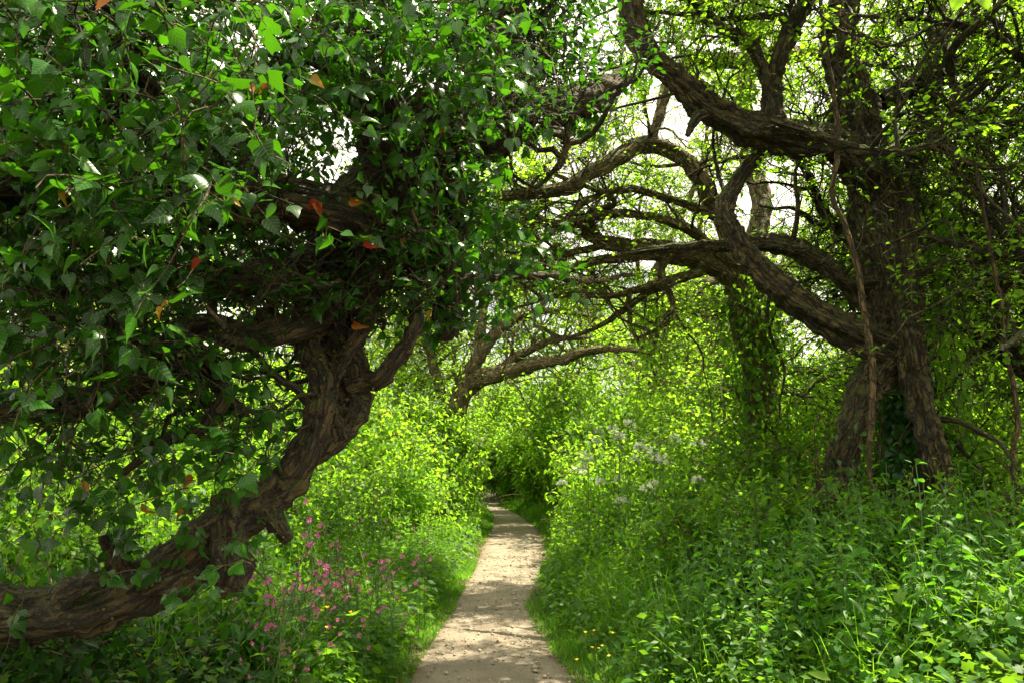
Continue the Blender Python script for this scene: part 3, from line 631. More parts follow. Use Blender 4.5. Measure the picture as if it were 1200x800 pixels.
# --- ivy-clad tree in the middle distance on the right
mt = [
 px_ctrl([(905, 640, 10, .24), (900, 560, 10, .22), (890, 470, 10, .2), (882, 400, 10, .2), (872, 340, 10, .2), (845, 312, 9.9, .18), (800, 298, 9.8, .14), (755, 292, 9.7, .11), (715, 288, 9.6, .085), (680, 270, 9.4, .07), (640, 262, 9.2, .04)]),
 px_ctrl([(840, 310, 9.9, .12), (790, 300, 9.8, .10), (735, 300, 9.6, .07), (690, 308, 9.3, .05), (620, 335, 9, .03)]),
 px_ctrl([(880, 330, 9.9, .08), (805, 268, 9.6, .06), (722, 250, 9.3, .05), (655, 262, 9.0, .04), (600, 250, 8.8, .025)]),
 px_ctrl([(848, 312, 9.9, .07), (782, 328, 9.6, .05), (720, 346, 9.4, .04), (660, 346, 9.2, .03), (600, 362, 9.0, .015)]),
 px_ctrl([(832, 312, 9.9, .06), (762, 342, 9.7, .045), (705, 380, 9.5, .03), (650, 402, 9.3, .015)]),
 px_ctrl([(855, 262, 9.8, .07), (792, 236, 9.6, .05), (732, 222, 9.4, .045), (682, 240, 9.1, .035), (640, 280, 9.0, .02)]),
 px_ctrl([(705, 288, 9.5, .045), (645, 302, 9.2, .035), (575, 290, 8.9, .02)]),
 px_ctrl([(872, 340, 10, .13), (850, 262, 9.8, .12), (805, 192, 9.5, .10), (760, 170, 9.3, .10), (720, 188, 9.1, .10), (660, 220, 8.9, .085), (590, 230, 8.6, .06)]),
 px_ctrl([(790, 300, 9.8, .06), (775, 320, 9.6, .05), (790, 370, 9.4, .03), (740, 400, 9.2, .015)]),
 px_ctrl([(700, 275, 9.5, .05), (690, 250, 9.4, .04), (720, 235, 9.2, .03), (640, 200, 9, .02)]),
 px_ctrl([(875, 350, 10, .14), (890, 250, 10.2, .13), (870, 130, 10.4, .12), (880, 0, 10.6, .1), (850, -100, 10.6, .07)]),
 px_ctrl([(760, 172, 9.3, .05), (800, 75, 9.3, .09), (860, 72, 9.4, .1), (960, 60, 9.5, .1), (1040, 50, 9.7, .08)]),
]
tree('spreading_tree', 'ivy-wrapped tree stretching sun-toned tangled branches leftward across the path', mt, M['bark_pale'], M['lime'],
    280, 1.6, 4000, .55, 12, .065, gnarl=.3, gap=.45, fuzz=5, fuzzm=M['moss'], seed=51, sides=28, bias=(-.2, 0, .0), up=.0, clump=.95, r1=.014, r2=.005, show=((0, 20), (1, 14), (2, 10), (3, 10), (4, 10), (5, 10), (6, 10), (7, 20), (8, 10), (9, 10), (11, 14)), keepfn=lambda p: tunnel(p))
# ivy on that trunk and on the right tree's base
def trunk_ivy(label, ctrl, n, spread, size, shape=IVY, matl='ivy'):
    c = resample(ctrl, .05); i = rng.integers(0, len(c), n); th = rng.uniform(0, 2 * pi, n)
    o = np.stack([np.cos(th), np.sin(th), rng.normal(0, .15, n)], -1)
    pos = c[i, :3] + o * (c[i, 3:4] + rng.exponential(spread, (n, 1)))
    ax = nrm(o * .4 + np.array([0, 0, -1.]) + rng.normal(0, .4, (n, 3))); nr = nrm(o + np.array([0, 0, .6]) + rng.normal(0, .35, (n, 3)))
    t = thing('climbing_ivy', c[0, :3], label, 'ivy')
    lv = leaves(shape, pos, ax, nr, size * rng.uniform(.6, 1.25, n)); build('foliage', [lv], M[matl], t)
    s = c[rng.integers(0, len(c) // 2, 14), :3] + rng.normal(0, .12, (14, 3)); w = walk(s, np.tile([0, -.1, 1.], (14, 1)), .9, 8, .2, .05)
    v = tubes(w, .006 * np.ones((14, 8)), 4); build('stem', [(v[0], v[1], 0, v[2])], M['vine'], t)
trunk_ivy('ivy sleeve wrapped round the slim trunk left of the twisted tree', mt[0][:5] + np.array([0, 0, 0, .02]), 2300, .16, .075, IVY, 'shrub')
trunk_ivy('young ivy creeping up the left leg of the twisted tree', px_ctrl([(972, 665, 6.75, .17), (982, 600, 6.75, .15), (990, 560, 6.75, .13), (1000, 500, 6.8, .1)]), 170, .03, .06)
trunk_ivy('shade-coloured ivy filling the hollow at the foot of the twisted tree', px_ctrl([(1045, 680, 7.0, .16), (1050, 590, 7.0, .13), (1052, 530, 7.05, .10), (1050, 460, 7.1, .06)]), 1000, .05, .07, IVY, 'ivy_back')  # dark leaf colour paints the shade inside the hollow
trunk_ivy('sunlit ivy on the right flank of the twisted tree', px_ctrl([(1150, 640, 6.9, .08), (1130, 540, 6.9, .08), (1115, 450, 6.95, .08), (1105, 330, 7.0, .06), (1110, 230, 7.1, .06)]), 700, .1, .07, IVY, 'shrub')

# --- vine hanging before the right tree
vt = px_ctrl([(1024, 582, 6.3, .012), (1018, 540, 6.3, .02), (1022, 470, 6.3, .023), (1021, 410, 6.3, .024), (1012, 360, 6.3, .024), (1005, 310, 6.3, .022), (990, 265, 6.3, .02), (975, 225, 6.3, .02), (982, 170, 6.3, .02), (978, 110, 6.3, .018), (965, 40, 6.3, .016), (960, -40, 6.3, .014)])
tag(build('hanging_vine', [limb(vt, sides=12, seed=4, rough=.2, flute=.2)[0]], M['vine']), 'bare brown vine hanging straight down before the twisted tree', 'vine')
for lab, L_ in (('thin looping vine arching across the crown top of the twisted tree', [(1180, 60, 5.9, .007), (1130, 40, 5.9, .008), (1060, 55, 5.9, .009), (1010, 40, 5.9, .009), (985, 20, 5.9, .008), (1000, -30, 5.9, .006)]),
                ('slender hanging vine beside the trunk at the right edge', [(1145, 200, 6.0, .012), (1160, 290, 6.0, .014), (1178, 400, 6.1, .016), (1190, 480, 6.2, .018), (1188, 560, 6.2, .016), (1195, 640, 6.2, .014)])):
    tag(build('hanging_vine', [limb(px_ctrl(L_), sides=8, seed=9, wander=.8)[0]], M['vine']), lab, 'vine')
# pale dead twigs on the twisted tree
tag(build('fallen_branch', [limb(px_ctrl([(1095, 720, 6.2, .06), (1132, 660, 6.3, .085), (1165, 615, 6.4, .11), (1210, 575, 6.5, .12), (1290, 540, 6.7, .12)]), sides=20, seed=77)[0]], M['bark_right']), 'thick mossy limb lying in the undergrowth at the right edge', 'branch')

# --- the far left tree at the bend
ft = [
 px_ctrl([(520, 600, 18, .26), (530, 520, 18, .24), (540, 455, 18, .22), (600, 435, 17.6, .17), (660, 420, 17.3, .12), (710, 408, 17, .08), (780, 415, 16.8, .03)]),
 px_ctrl([(535, 480, 18, .18), (560, 420, 18, .16), (590, 380, 18.2, .12), (640, 365, 18.4, .08), (700, 372, 18.6, .04)]),
 px_ctrl([(545, 460, 18, .13), (590, 430, 18, .12), (640, 400, 18, .08), (690, 395, 18, .04)]),
 px_ctrl([(562, 410, 18, .13), (565, 360, 18.3, .1), (560, 320, 18.6, .06), (590, 270, 19, .03)]),
 px_ctrl([(530, 500, 18, .12), (500, 400, 18.5, .1), (480, 330, 19, .07), (470, 260, 19, .05)]),
]
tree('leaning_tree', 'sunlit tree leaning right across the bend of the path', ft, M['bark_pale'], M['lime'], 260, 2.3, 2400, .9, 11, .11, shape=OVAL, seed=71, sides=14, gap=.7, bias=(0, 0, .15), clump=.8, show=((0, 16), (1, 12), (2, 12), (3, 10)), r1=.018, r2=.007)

# --- more trees around
def simple_tree(label, x, y, h, lean, r, leafm, bark, name='hedgerow_tree', n1=170, n2=1800, nl=12, size=.11, spread=2.0, seed=5, gap=.7, group=None, kf=None):
    z = float(gz(x, y)); g = np.random.default_rng(seed)
    limbs = []
    b = np.array([x, y, z - .15]); pts = [b]
    for k in range(1, 5):
        pts.append(b + np.array([lean[0] * k / 4 + g.normal(0, .12), lean[1] * k / 4 + g.normal(0, .12), h * .62 * k / 4]))
    limbs.append(np.array([[*p, r * q] for p, q in zip(pts, (1.25, 1, .85, .7, .5))]))
    for j in range(5):
        k = 2 + j % 3; p = pts[k]; a = g.uniform(0, 2 * pi); d = np.array([math.cos(a), math.sin(a), .75])
        q = [p]
        for i in range(3): d = d + g.normal(0, .35, 3); d /= np.linalg.norm(d); q.append(q[-1] + d * h * .17)
        limbs.append(np.array([[*p_, r * w] for p_, w in zip(q, (.55, .42, .28, .1))]))
    return tree(name, label, limbs, bark, leafm, n1, spread * .9, n2, spread * .4, nl, size, shape=OVAL, seed=seed, sides=12, gap=gap, group=group, clump=.9, r1=.016, r2=.006, up=.03, keepfn=kf)
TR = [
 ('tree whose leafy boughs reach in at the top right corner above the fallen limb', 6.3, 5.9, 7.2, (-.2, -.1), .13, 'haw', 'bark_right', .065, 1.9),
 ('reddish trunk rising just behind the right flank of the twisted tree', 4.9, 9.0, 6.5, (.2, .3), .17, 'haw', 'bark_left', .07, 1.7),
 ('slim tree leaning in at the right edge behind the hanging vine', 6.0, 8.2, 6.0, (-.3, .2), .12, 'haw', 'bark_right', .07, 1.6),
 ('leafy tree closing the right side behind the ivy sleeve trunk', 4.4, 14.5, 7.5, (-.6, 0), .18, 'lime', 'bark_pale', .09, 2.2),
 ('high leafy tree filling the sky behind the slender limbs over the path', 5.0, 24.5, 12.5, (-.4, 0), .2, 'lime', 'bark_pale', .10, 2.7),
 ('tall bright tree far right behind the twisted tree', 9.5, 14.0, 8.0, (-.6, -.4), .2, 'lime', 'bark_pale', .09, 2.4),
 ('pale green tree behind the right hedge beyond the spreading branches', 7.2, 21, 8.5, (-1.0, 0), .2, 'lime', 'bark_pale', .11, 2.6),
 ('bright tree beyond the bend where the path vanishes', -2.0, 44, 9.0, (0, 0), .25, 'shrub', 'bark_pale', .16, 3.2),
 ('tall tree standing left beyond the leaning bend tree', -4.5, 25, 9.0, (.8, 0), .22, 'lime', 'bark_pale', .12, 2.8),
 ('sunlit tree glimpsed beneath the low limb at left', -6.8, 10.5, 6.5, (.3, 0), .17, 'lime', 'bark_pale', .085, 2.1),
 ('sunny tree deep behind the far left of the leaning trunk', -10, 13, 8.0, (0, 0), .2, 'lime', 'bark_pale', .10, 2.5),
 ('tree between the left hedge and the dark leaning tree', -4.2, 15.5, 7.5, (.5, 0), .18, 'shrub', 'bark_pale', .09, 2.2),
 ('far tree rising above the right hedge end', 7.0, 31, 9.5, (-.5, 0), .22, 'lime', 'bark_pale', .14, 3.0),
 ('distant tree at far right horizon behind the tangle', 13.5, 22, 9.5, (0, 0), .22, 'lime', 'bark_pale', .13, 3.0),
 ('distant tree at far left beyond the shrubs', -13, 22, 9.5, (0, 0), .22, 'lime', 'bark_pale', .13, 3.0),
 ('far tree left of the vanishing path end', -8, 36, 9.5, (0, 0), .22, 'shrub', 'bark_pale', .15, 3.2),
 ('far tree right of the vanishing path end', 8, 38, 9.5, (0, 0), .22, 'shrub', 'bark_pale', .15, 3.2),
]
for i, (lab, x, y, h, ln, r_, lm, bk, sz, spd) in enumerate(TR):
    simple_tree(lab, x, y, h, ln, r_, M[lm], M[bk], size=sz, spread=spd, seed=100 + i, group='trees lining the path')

# ------------------------------------------------------------------ shrubs
def shrub(label, x, y, h, rad, leafm, size, nst=22, ntw=420, nl=9, shape=OVAL, group=None, name='shrub'):
    z = float(gz(x, y)); t = thing(name, (x, y, z), label, 'shrub', group)
    a = rng.uniform(0, 2 * pi, nst); rr = rng.uniform(0, .35, nst) * rad
    s = np.stack([x + np.cos(a) * rr, y + np.sin(a) * rr, np.full(nst, z - .05)], -1)
    d = np.stack([np.cos(a) * rad * rng.uniform(.2, 1, nst), np.sin(a) * rad * rng.uniform(.2, 1, nst), np.full(nst, h * .8)], -1)
    b1 = walk(s, d, h * rng.uniform(.6, 1.1, nst), 10, .16, .0)
    s2, d2, _ = spawn(b1, ntw, .12, 1, 1.0, (0, 0, .1), .4)
    b2 = walk(s2, d2, rad * .65 * rng.uniform(.4, 1.2, ntw), 6, .25, -.03)
    l, r = path_edges(b2[:, -1, 1]); kk = ~((b2[:, -1, 0] > l - .05) & (b2[:, -1, 0] < r + .05) & (b2[:, -1, 2] < 2.4)); b2 = b2[kk]
    v1 = tubes(b1, .012 * np.linspace(1.2, .4, 10)[None] * np.ones((nst, 1)), 5); v2 = tubes(b2, .004 * np.ones((len(b2), 6)), 3)
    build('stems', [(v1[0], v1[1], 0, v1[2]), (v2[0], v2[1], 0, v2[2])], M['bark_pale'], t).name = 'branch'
    n = len(b2) * nl; i = rng.integers(0, len(b2), n); k = rng.integers(1, 6, n)
    pos = b2[i, k] + rng.normal(0, size * .6, (n, 3))
    pos[:, 2] = np.maximum(pos[:, 2], gz(pos[:, 0], pos[:, 1]) + .03)
    out_ = pos - np.array([x, y, z + h * .45]); out_ = nrm(out_)
    nr = nrm(out_ * .5 + np.array([0, 0, .7]) + rng.normal(0, .45, (n, 3))); ax = nrm(out_ * .6 + rng.normal(0, .6, (n, 3)) + np.array([0, 0, -.3]))
    lv = leaves(shape, pos, ax, nr, size * rng.uniform(.6, 1.3, n)); build('foliage', [lv], leafm, t)
    return t
SH = [
 ('low bush in shade-toned leaf colour beneath the trunk in the bottom left corner', -2.35, 3.7, .62, .75, 'ivy_back', .05),  # dark leaf colour stands in for the shade in this corner
 ('low bush in shade-toned leaf colour just right of the corner bush under the leaning trunk', -1.75, 4.3, .5, .55, 'ivy_back', .05),  # same shade-dark leaf colour as the corner bush
 ('bramble mound directly in front of the twisted tree roots', 3.1, 6.3, .95, .75, 'shrub', .055),
 ('bramble mound left of the twisted tree base nearer the path', 2.1, 6.9, .85, .75, 'shrub', .055),
 ('bramble clump in front of the mossy fallen limb', 4.2, 6.0, .9, .7, 'lime', .055),
      # label, x, y, h, rad, material, leaf size
 ('low leafy bush on the right verge before the ivy sleeve trunk', 2.0, 9.6, 1.1, .9, 'shrub', .06),
 ('rounded bush hiding the foot of the ivy sleeve trunk', 3.4, 9.4, 1.5, 1.0, 'shrub', .06),
 ('leafy bush left of the twisted tree roots', 2.7, 7.9, .9, .8, 'shrub', .06),
 ('bush crowding the roots of the twisted tree from behind', 4.2, 7.9, 1.4, .9, 'shrub', .06),
 ('shrub in bright light at the right edge beneath the hanging vine', 5.2, 7.0, 1.5, .9, 'lime', .06),
 ('bush between the reddish trunk and the right edge', 5.9, 9.5, 2.2, 1.2, 'lime', .065),
 ('medium bush on the right verge beyond the white umbels', 1.9, 12.3, 1.5, 1.0, 'lime', .065),
 ('broad bush right of the umbels under the drooping twigs', 3.6, 12.0, 2.2, 1.3, 'lime', .065),
 ('right hedge bush with twigs reaching to the path', 2.1, 15.0, 2.1, 1.1, 'lime', .07),
 ('tall hedge bush on the right behind the umbels', 3.9, 16.0, 3.0, 1.5, 'lime', .075),
 ('dark-hearted hedge bush on the right halfway to the bend', 2.2, 18.3, 3.0, 1.3, 'shrub', .08),
 ('domed bright bush on the right near the bend', 2.1, 21.8, 3.8, 1.5, 'lime', .09),
 ('bush on the right at the start of the bend', 1.3, 25.5, 3.3, 1.3, 'lime', .10),
 ('bush on the right at the inner end of the bend', .4, 29.5, 3.0, 1.4, 'shrub', .11),
 ('tall shrub blocking the view where the path turns away', -.3, 34.5, 4.0, 1.9, 'shrub', .13),
 ('dim shrub in the hollow at the path end', -3.8, 38.5, 3.6, 2.0, 'shrub', .13),
 ('rear shrub high behind the domed bush', 4.0, 26, 4.5, 2.0, 'lime', .11),
 ('sunlit left hedge column overhanging the path', -1.75, 16.5, 3.0, 1.15, 'lime', .075),
 ('left hedge bush with warm bare twigs under the bend tree', -2.6, 18.8, 3.4, 1.3, 'lime', .08),
 ('left hedge bush just before the bend', -2.1, 22, 3.2, 1.2, 'lime', .09),
 ('left hedge bush at the bend itself', -2.6, 27, 3.4, 1.4, 'shrub', .10),
 ('left hedge bush beyond the turn of the path', -4.6, 33, 3.6, 1.6, 'shrub', .12),
 ('waist-high bush behind the pink flowers', -2.0, 12.6, 1.9, 1.0, 'lime', .06),
 ('leafy bush left of the grassy verge behind the flowers', -2.5, 9.8, 1.3, .95, 'shrub', .055),
 ('bush directly under the trunk crook of the leaning tree', -2.7, 7.4, 1.0, .8, 'shrub', .055),
 ('bright bush below the low limb at left', -4.0, 8.2, 1.9, 1.3, 'shrub', .06),
 ('bright bush at left edge below the low limb', -5.6, 8.0, 2.0, 1.4, 'shrub', .06),
 ('shaded bush under the leaning trunk at lower left', -3.2, 5.6, .9, .8, 'shrub', .055),
 ('sunny bush deep behind the low limb fork', -4.6, 11.2, 2.6, 1.5, 'lime', .065),
 ('tall bush behind the left hedge column', -4.2, 13.5, 3.2, 1.6, 'lime', .07),
 ('far left bush in full sun', -7.8, 11.5, 2.8, 1.7, 'lime', .07),
 ('far right bush in full sun', 8.2, 11.0, 3.0, 1.7, 'lime', .07),
 ('tall bush behind the reddish trunk', 6.4, 12.6, 3.4, 1.6, 'lime', .075),
 ('back row bush at far right', 7.6, 17, 3.8, 2.0, 'lime', .09),
 ('back row bush behind the spreading tree', 5.2, 19, 3.8, 1.9, 'lime', .09),
 ('leafy bush on the left behind the nearest ivy', -4.2, 6.0, 1.7, 1.1, 'shrub', .055),
]
for lab, x, y, h, rad, lm, sz in SH:
    q = int(560 * max(1, h * rad / 1.6)); q = min(q, 1700)
    shrub(lab, x, y, h, rad, M[lm], sz * 1.38, ntw=q, nl=12, group='bushes along the path')

# ------------------------------------------------------------------ undergrowth
def scatter(n, y0, y1, d0, d1, side, power=1.0):
    y = rng.uniform(y0, y1, n); l, r = path_edges(y); d = d0 + (d1 - d0) * rng.random(n) ** power
    x = np.where(side > 0, r + d, l - d); return np.stack([x, y, gz(x, y)], -1)
def in_view(p, m=60):
    px, py, d = proj(p); return (px > -m) & (px < 1200 + m) & (py < 950) & (d > 1.0)
# grass: many blades along both verges
def blades(base, h, w, lean):
    n = len(base); a = rng.uniform(0, 2 * pi, n); d = np.stack([np.cos(a), np.sin(a), np.zeros(n)], -1); sdir = np.stack([-np.sin(a), np.cos(a), np.zeros(n)], -1)
    V = []
    for t in (0, .45, .8, 1.0):
        c = base + np.array([0, 0, 1.]) * (h * t * (1 - .25 * lean * t))[:, None] + d * (h * lean * t * t)[:, None]
        ww = (w * (1 - t ** 1.5))[:, None]
        if t < 1: V += [c - sdir * ww, c + sdir * ww]
        else: V += [c]
    V = np.stack(V, 1); T = np.array([(0, 1, 3), (0, 3, 2), (2, 3, 5), (2, 5, 4), (4, 5, 6)])
    return V.reshape(-1, 3), (T[None] + (np.arange(n) * 7)[:, None, None]).reshape(-1, 3), 0, None
gp = np.concatenate([scatter(16000, 4.2, 12, -.12, .75, -1, 1.6), scatter(9000, 12, 30, -.1, .8, -1, 1.4), scatter(14000, 4.2, 12, -.12, .8, 1, 1.6), scatter(7000, 12, 30, -.1, .7, 1, 1.4), scatter(9000, 4, 10, .5, 3.0, -1), scatter(8000, 4, 10, .5, 3.5, 1)])
gp = gp[vnoise(gp * np.array([1.6, 1.6, 0]) + 4) > rng.uniform(-1.1, .5, len(gp))]
l, r = path_edges(gp[:, 1]); dd = np.maximum(l - gp[:, 0], gp[:, 0] - r)
hh = (.10 + .32 * smooth(-.05, .5, dd)) * rng.uniform(.5, 1.35, len(gp))
tp = np.concatenate([scatter(1500, 4, 9, .4, 3.2, -1), scatter(900, 4, 9, .4, 4, 1)]); gp = np.concatenate([gp, tp]); hh = np.concatenate([hh, rng.uniform(.5, 1.0, len(tp))])
gr = blades(gp, hh, np.full(len(gp), .0035) * (1 + gp[:, 1] / 12), rng.uniform(.2, .95, len(gp)))
tag(build('grass', [gr], M['grass']), 'green grass fringing both edges of the path', kind='stuff')
# low broad-leaved cover between the taller plants
def low_cover(p, hmin, hmax, size, shape, per, matl):
    n = len(p); h = rng.uniform(hmin, hmax, n)
    pos = []; ax = []
    for k in range(per):
        a = rng.uniform(0, 2 * pi, n); q = p + np.stack([np.cos(a) * .06, np.sin(a) * .06, h * rng.uniform(.3, 1, n)], -1)
        pos.append(q); ax.append(np.stack([np.cos(a), np.sin(a), rng.uniform(-.5, .3, n)], -1))
    pos, ax = np.concatenate(pos), nrm(np.concatenate(ax)); nr = rnd_dirs(len(pos), 2.2)
    return leaves(shape, pos, ax, nr, size * rng.uniform(.5, 1.3, len(pos)))
pl = np.concatenate([scatter(5200, 3.2, 9, .12, 3.6, -1), scatter(3600, 9, 16, .1, 2.6, -1), scatter(6000, 3.0, 9, .12, 4.6, 1), scatter(3600, 9, 18, .1, 2.6, 1)])
pl = pl[in_view(pl)]; pl = pl[~((pl[:, 0] > .5) & (pl[:, 1] < 7.5) & (rng.random(len(pl)) < .5))]
lh = np.maximum(0, pl[:, 1] - 0)
c1 = low_cover(pl[::2], .08, .45, .085, OVAL, 7, None); c2 = low_cover(pl[1::2], .12, .5, .07, HAW, 7, None)
sel = vnoise(pl * np.array([.9, .9, 0]) + 9) > .15
sel &= pl[:, 1] > 4.6; c3 = low_cover(pl[sel][::3], .2, .7, .12, NETTLE, 5, None)
pk = pl[(vnoise(pl * np.array([1.2, 1.2, 0]) + 21) > .1)][::2]; c4 = low_cover(pk, .3, .85, .045, TINY, 16, None)
pr_ = pl[(pl[:, 0] > 1.2) & (pl[:, 1] > 6.5)]; c5 = low_cover(pr_[::2], .4, .95, .075, HAW, 8, None)
c3 = (c3[0], c3[1], 1, c3[3]); c4 = (c4[0], c4[1], 2, c4[3]); c5 = (c5[0], c5[1], 1, c5[3])
tag(build('undergrowth', [c1, c2, c3, c4, c5], [M['weed'], M['shrub'], M['weed']]), 'mixed low leafy undergrowth covering both banks', kind='stuff')

# nettles: a few kinds built once, then copied
def nettle(h, pairs, ls, lab):
    t = thing('nettle', (0, 0, 0), lab, 'nettle', 'nettles crowding the right bank')
    st = walk(np.zeros((1, 3)) + [0, 0, -.03], np.array([[0.05, 0, 1.]]), h, 8, .05, .05)
    v = tubes(st, .0042 * np.linspace(1, .5, 8)[None], 5); build('stem', [(v[0], v[1], 0, v[2])], M['stem'], t)
    pos = []; ax = []; nr = []; sz = []; a0 = rng.uniform(0, pi)
    for k in range(pairs):
        f = .22 + .78 * k / (pairs - 1); q = f * 7; i = min(int(q), 6); p = st[0, i] * (1 - (q - i)) + st[0, i + 1] * (q - i)
        s = ls * (1.05 - .75 * max(0, f - .45) / .55) * rng.uniform(.8, 1.1)
        for sgn in (0, pi):
            a = a0 + k * pi / 2 + sgn + rng.normal(0, .2); d = np.array([math.cos(a), math.sin(a), rng.uniform(-.35, .15) + (.6 if k == pairs - 1 else 0)])
            pos.append(p + d * .02); ax.append(d); nr.append(np.array([0, 0, 1.]) + rng.normal(0, .2, 3)); sz.append(s)
    # small side shoots in the axils
    lv = leaves(NETTLE, np.array(pos), nrm(np.array(ax)), np.array(nr), np.array(sz)); build('foliage', [lv], M['nettle'], t)
    return t
NL = [('tall stinging nettle among the crowd on the near right bank', 0), ('broad-leaved stinging nettle in the bed in front of the twisted tree', 1), ('nettle on the right verge close to the path edge', 2), ('small nettle further along the right bank', 3)]
protos = [nettle(.62, 8, .12, NL[0][0]), nettle(.82, 10, .135, NL[0][0]), nettle(1.0, 12, .13, NL[0][0]), nettle(.7, 9, .15, NL[0][0]), nettle(.9, 11, .12, NL[0][0]), nettle(.5, 7, .13, NL[0][0])]
pts = np.concatenate([scatter(230, 4.0, 6, .3, 3.6, 1, .8), scatter(260, 5.5, 7.2, .35, 4.2, 1, .8), scatter(60, 7.2, 12.5, .3, 2.4, 1)])
pts = pts[in_view(pts, 20)]
pts = pts[np.argsort(pts[:, 1])][:286]
for i, p in enumerate(pts):
    o = protos[i % 6] if i < 6 else copy_tree(protos[int(rng.integers(0, 6))])
    o.location = p; o.rotation_euler = (rng.normal(0, .09), rng.normal(0, .09), rng.uniform(0, 6.28)); s = rng.uniform(.8, 1.15); o.scale = (s, s, s)
    l, r = path_edges(p[1]); d = p[0] - r
    o['label'] = NL[3][0] if p[1] > 8 else NL[2][0] if d < .9 else NL[1][0] if p[0] > 2.4 else NL[0][0]

# pink campion on the left verge
def campion(h, nf, lab):
    t = thing('campion', (0, 0, 0), lab, 'flower', 'pink campions on the left bank')
    st = walk(np.zeros((1, 3)) + [0, 0, -.03], np.array([[0.05, 0.02, 1.]]), h, 8, .06, .05)
    hd = np.tile(st[:, 5:7].reshape(-1, 3), (nf, 1))[:nf]; dr = rnd_dirs(nf, 1.2)
    br = walk(hd, dr, .16 * rng.uniform(.5, 1.2, nf), 4, .15, .1)
    v = tubes(st, .0030 * np.linspace(1, .6, 8)[None], 4); v2 = tubes(br, .0016 * np.ones((nf, 4)), 4)
    build('stem', [(v[0], v[1], 0, v[2]), (v2[0], v2[1], 0, v2[2])], M['stem'], t)
    pos = []; ax = []; sz = []
    for k in range(7):
        f = .08 + .12 * k; q = f * 7; i = int(q); p = st[0, i] * (1 - (q - i)) + st[0, i + 1] * (q - i)
        for sgn in (0, pi):
            a = k * pi / 2 + sgn + rng.normal(0, .2); pos.append(p); ax.append((math.cos(a), math.sin(a), rng.uniform(-.1, .5))); sz.append(.085 * (1.1 - .08 * k) * rng.uniform(.7, 1.1))
    n = len(pos); lv = leaves(OVAL, np.array(pos), nrm(np.array(ax)), rnd_dirs(n, 3), np.array(sz)); build('foliage', [lv], M['weed'], t)
    for b in br:
        d = nrm((b[-1] - b[-2])[None] + np.array([[0, -.3, .1]])); q = nrm(np.cross(d, [[.3, .2, .9]])); w = np.cross(d, q)
        a = np.arange(5) * 2 * pi / 5 + rng.uniform(0, 1); ax_ = nrm(np.cos(a)[:, None] * q + np.sin(a)[:, None] * w + d * .25)
        pet = leaves(PETAL, np.repeat(b[-1:], 5, 0) + d * .008, ax_, np.repeat(d, 5, 0), .0135 * rng.uniform(.7, 1.2))
        cal = leaves(TINY, np.repeat(b[-1:], 4, 0) - d * .006, np.repeat(d, 4, 0) + nrm(rng.normal(size=(4, 3))) * .35, nrm(rng.normal(size=(4, 3))), .016)
        build('flower', [pet, (cal[0], cal[1], 1, cal[3])], [M['pink'], M['stem']], t)
    return t
CL = ['pink campion in the thick cluster under the trunk crook', 'pink campion scattered low in the left foreground bank', 'pink campion standing near the left edge of the path', 'pink campion further back on the left bank']
cps = [campion(.75, 7, CL[0]), campion(.6, 5, CL[0]), campion(.85, 8, CL[0]), campion(.5, 4, CL[0])]
spots = [(345, 590, 4.6), (352, 600, 4.7), (360, 594, 4.8), (338, 605, 4.5), (372, 610, 5.0), (330, 618, 4.4), (350, 622, 4.7), (322, 632, 4.3), (366, 632, 5.0), (382, 640, 5.2), (345, 640, 4.6), (390, 625, 5.3), (312, 690, 4.1), (357, 672, 4.6), (378, 690, 4.9), (410, 620, 5.4), (420, 604, 5.6), (438, 588, 5.8), (447, 575, 6.0), (450, 590, 6.1), (432, 630, 5.6), (440, 640, 5.8), (395, 660, 5.1), (470, 615, 6.4), (410, 700, 5.2), (462, 680, 5.6), (488, 690, 5.9), (490, 655, 6.4), (476, 738, 5.2), (455, 700, 5.4), (350, 740, 4.3), (300, 775, 4.0), (315, 758, 4.1), (400, 735, 4.8), (430, 720, 5.0), (480, 640, 6.6), (500, 620, 7.2), (365, 650, 4.8), (335, 650, 4.5), (405, 645, 5.2), (425, 660, 5.3), (390, 600, 5.2), (378, 580, 5.1), (410, 585, 5.5)]
for i, (px, py, Yd) in enumerate(spots):
    k = int(rng.integers(0, 4)); o = cps[i] if i < 4 else copy_tree(cps[k])
    top = P(px, py, Yd); x, y = top[0], top[1]; z = float(gz(x, y)); h = (.75, .6, .85, .5)[i if i < 4 else k]
    o.location = (x, y, z); s = min(1.5, max(.35, (top[2] - z) / h)); o.scale = (max(s, .8), max(s, .8), s); o.rotation_euler = (rng.normal(0, .06), rng.normal(0, .06), rng.uniform(0, 6.28))
    o['label'] = CL[0] if (px < 400 and py < 660) else CL[2] if px > 452 else CL[3] if py < 645 else CL[1]

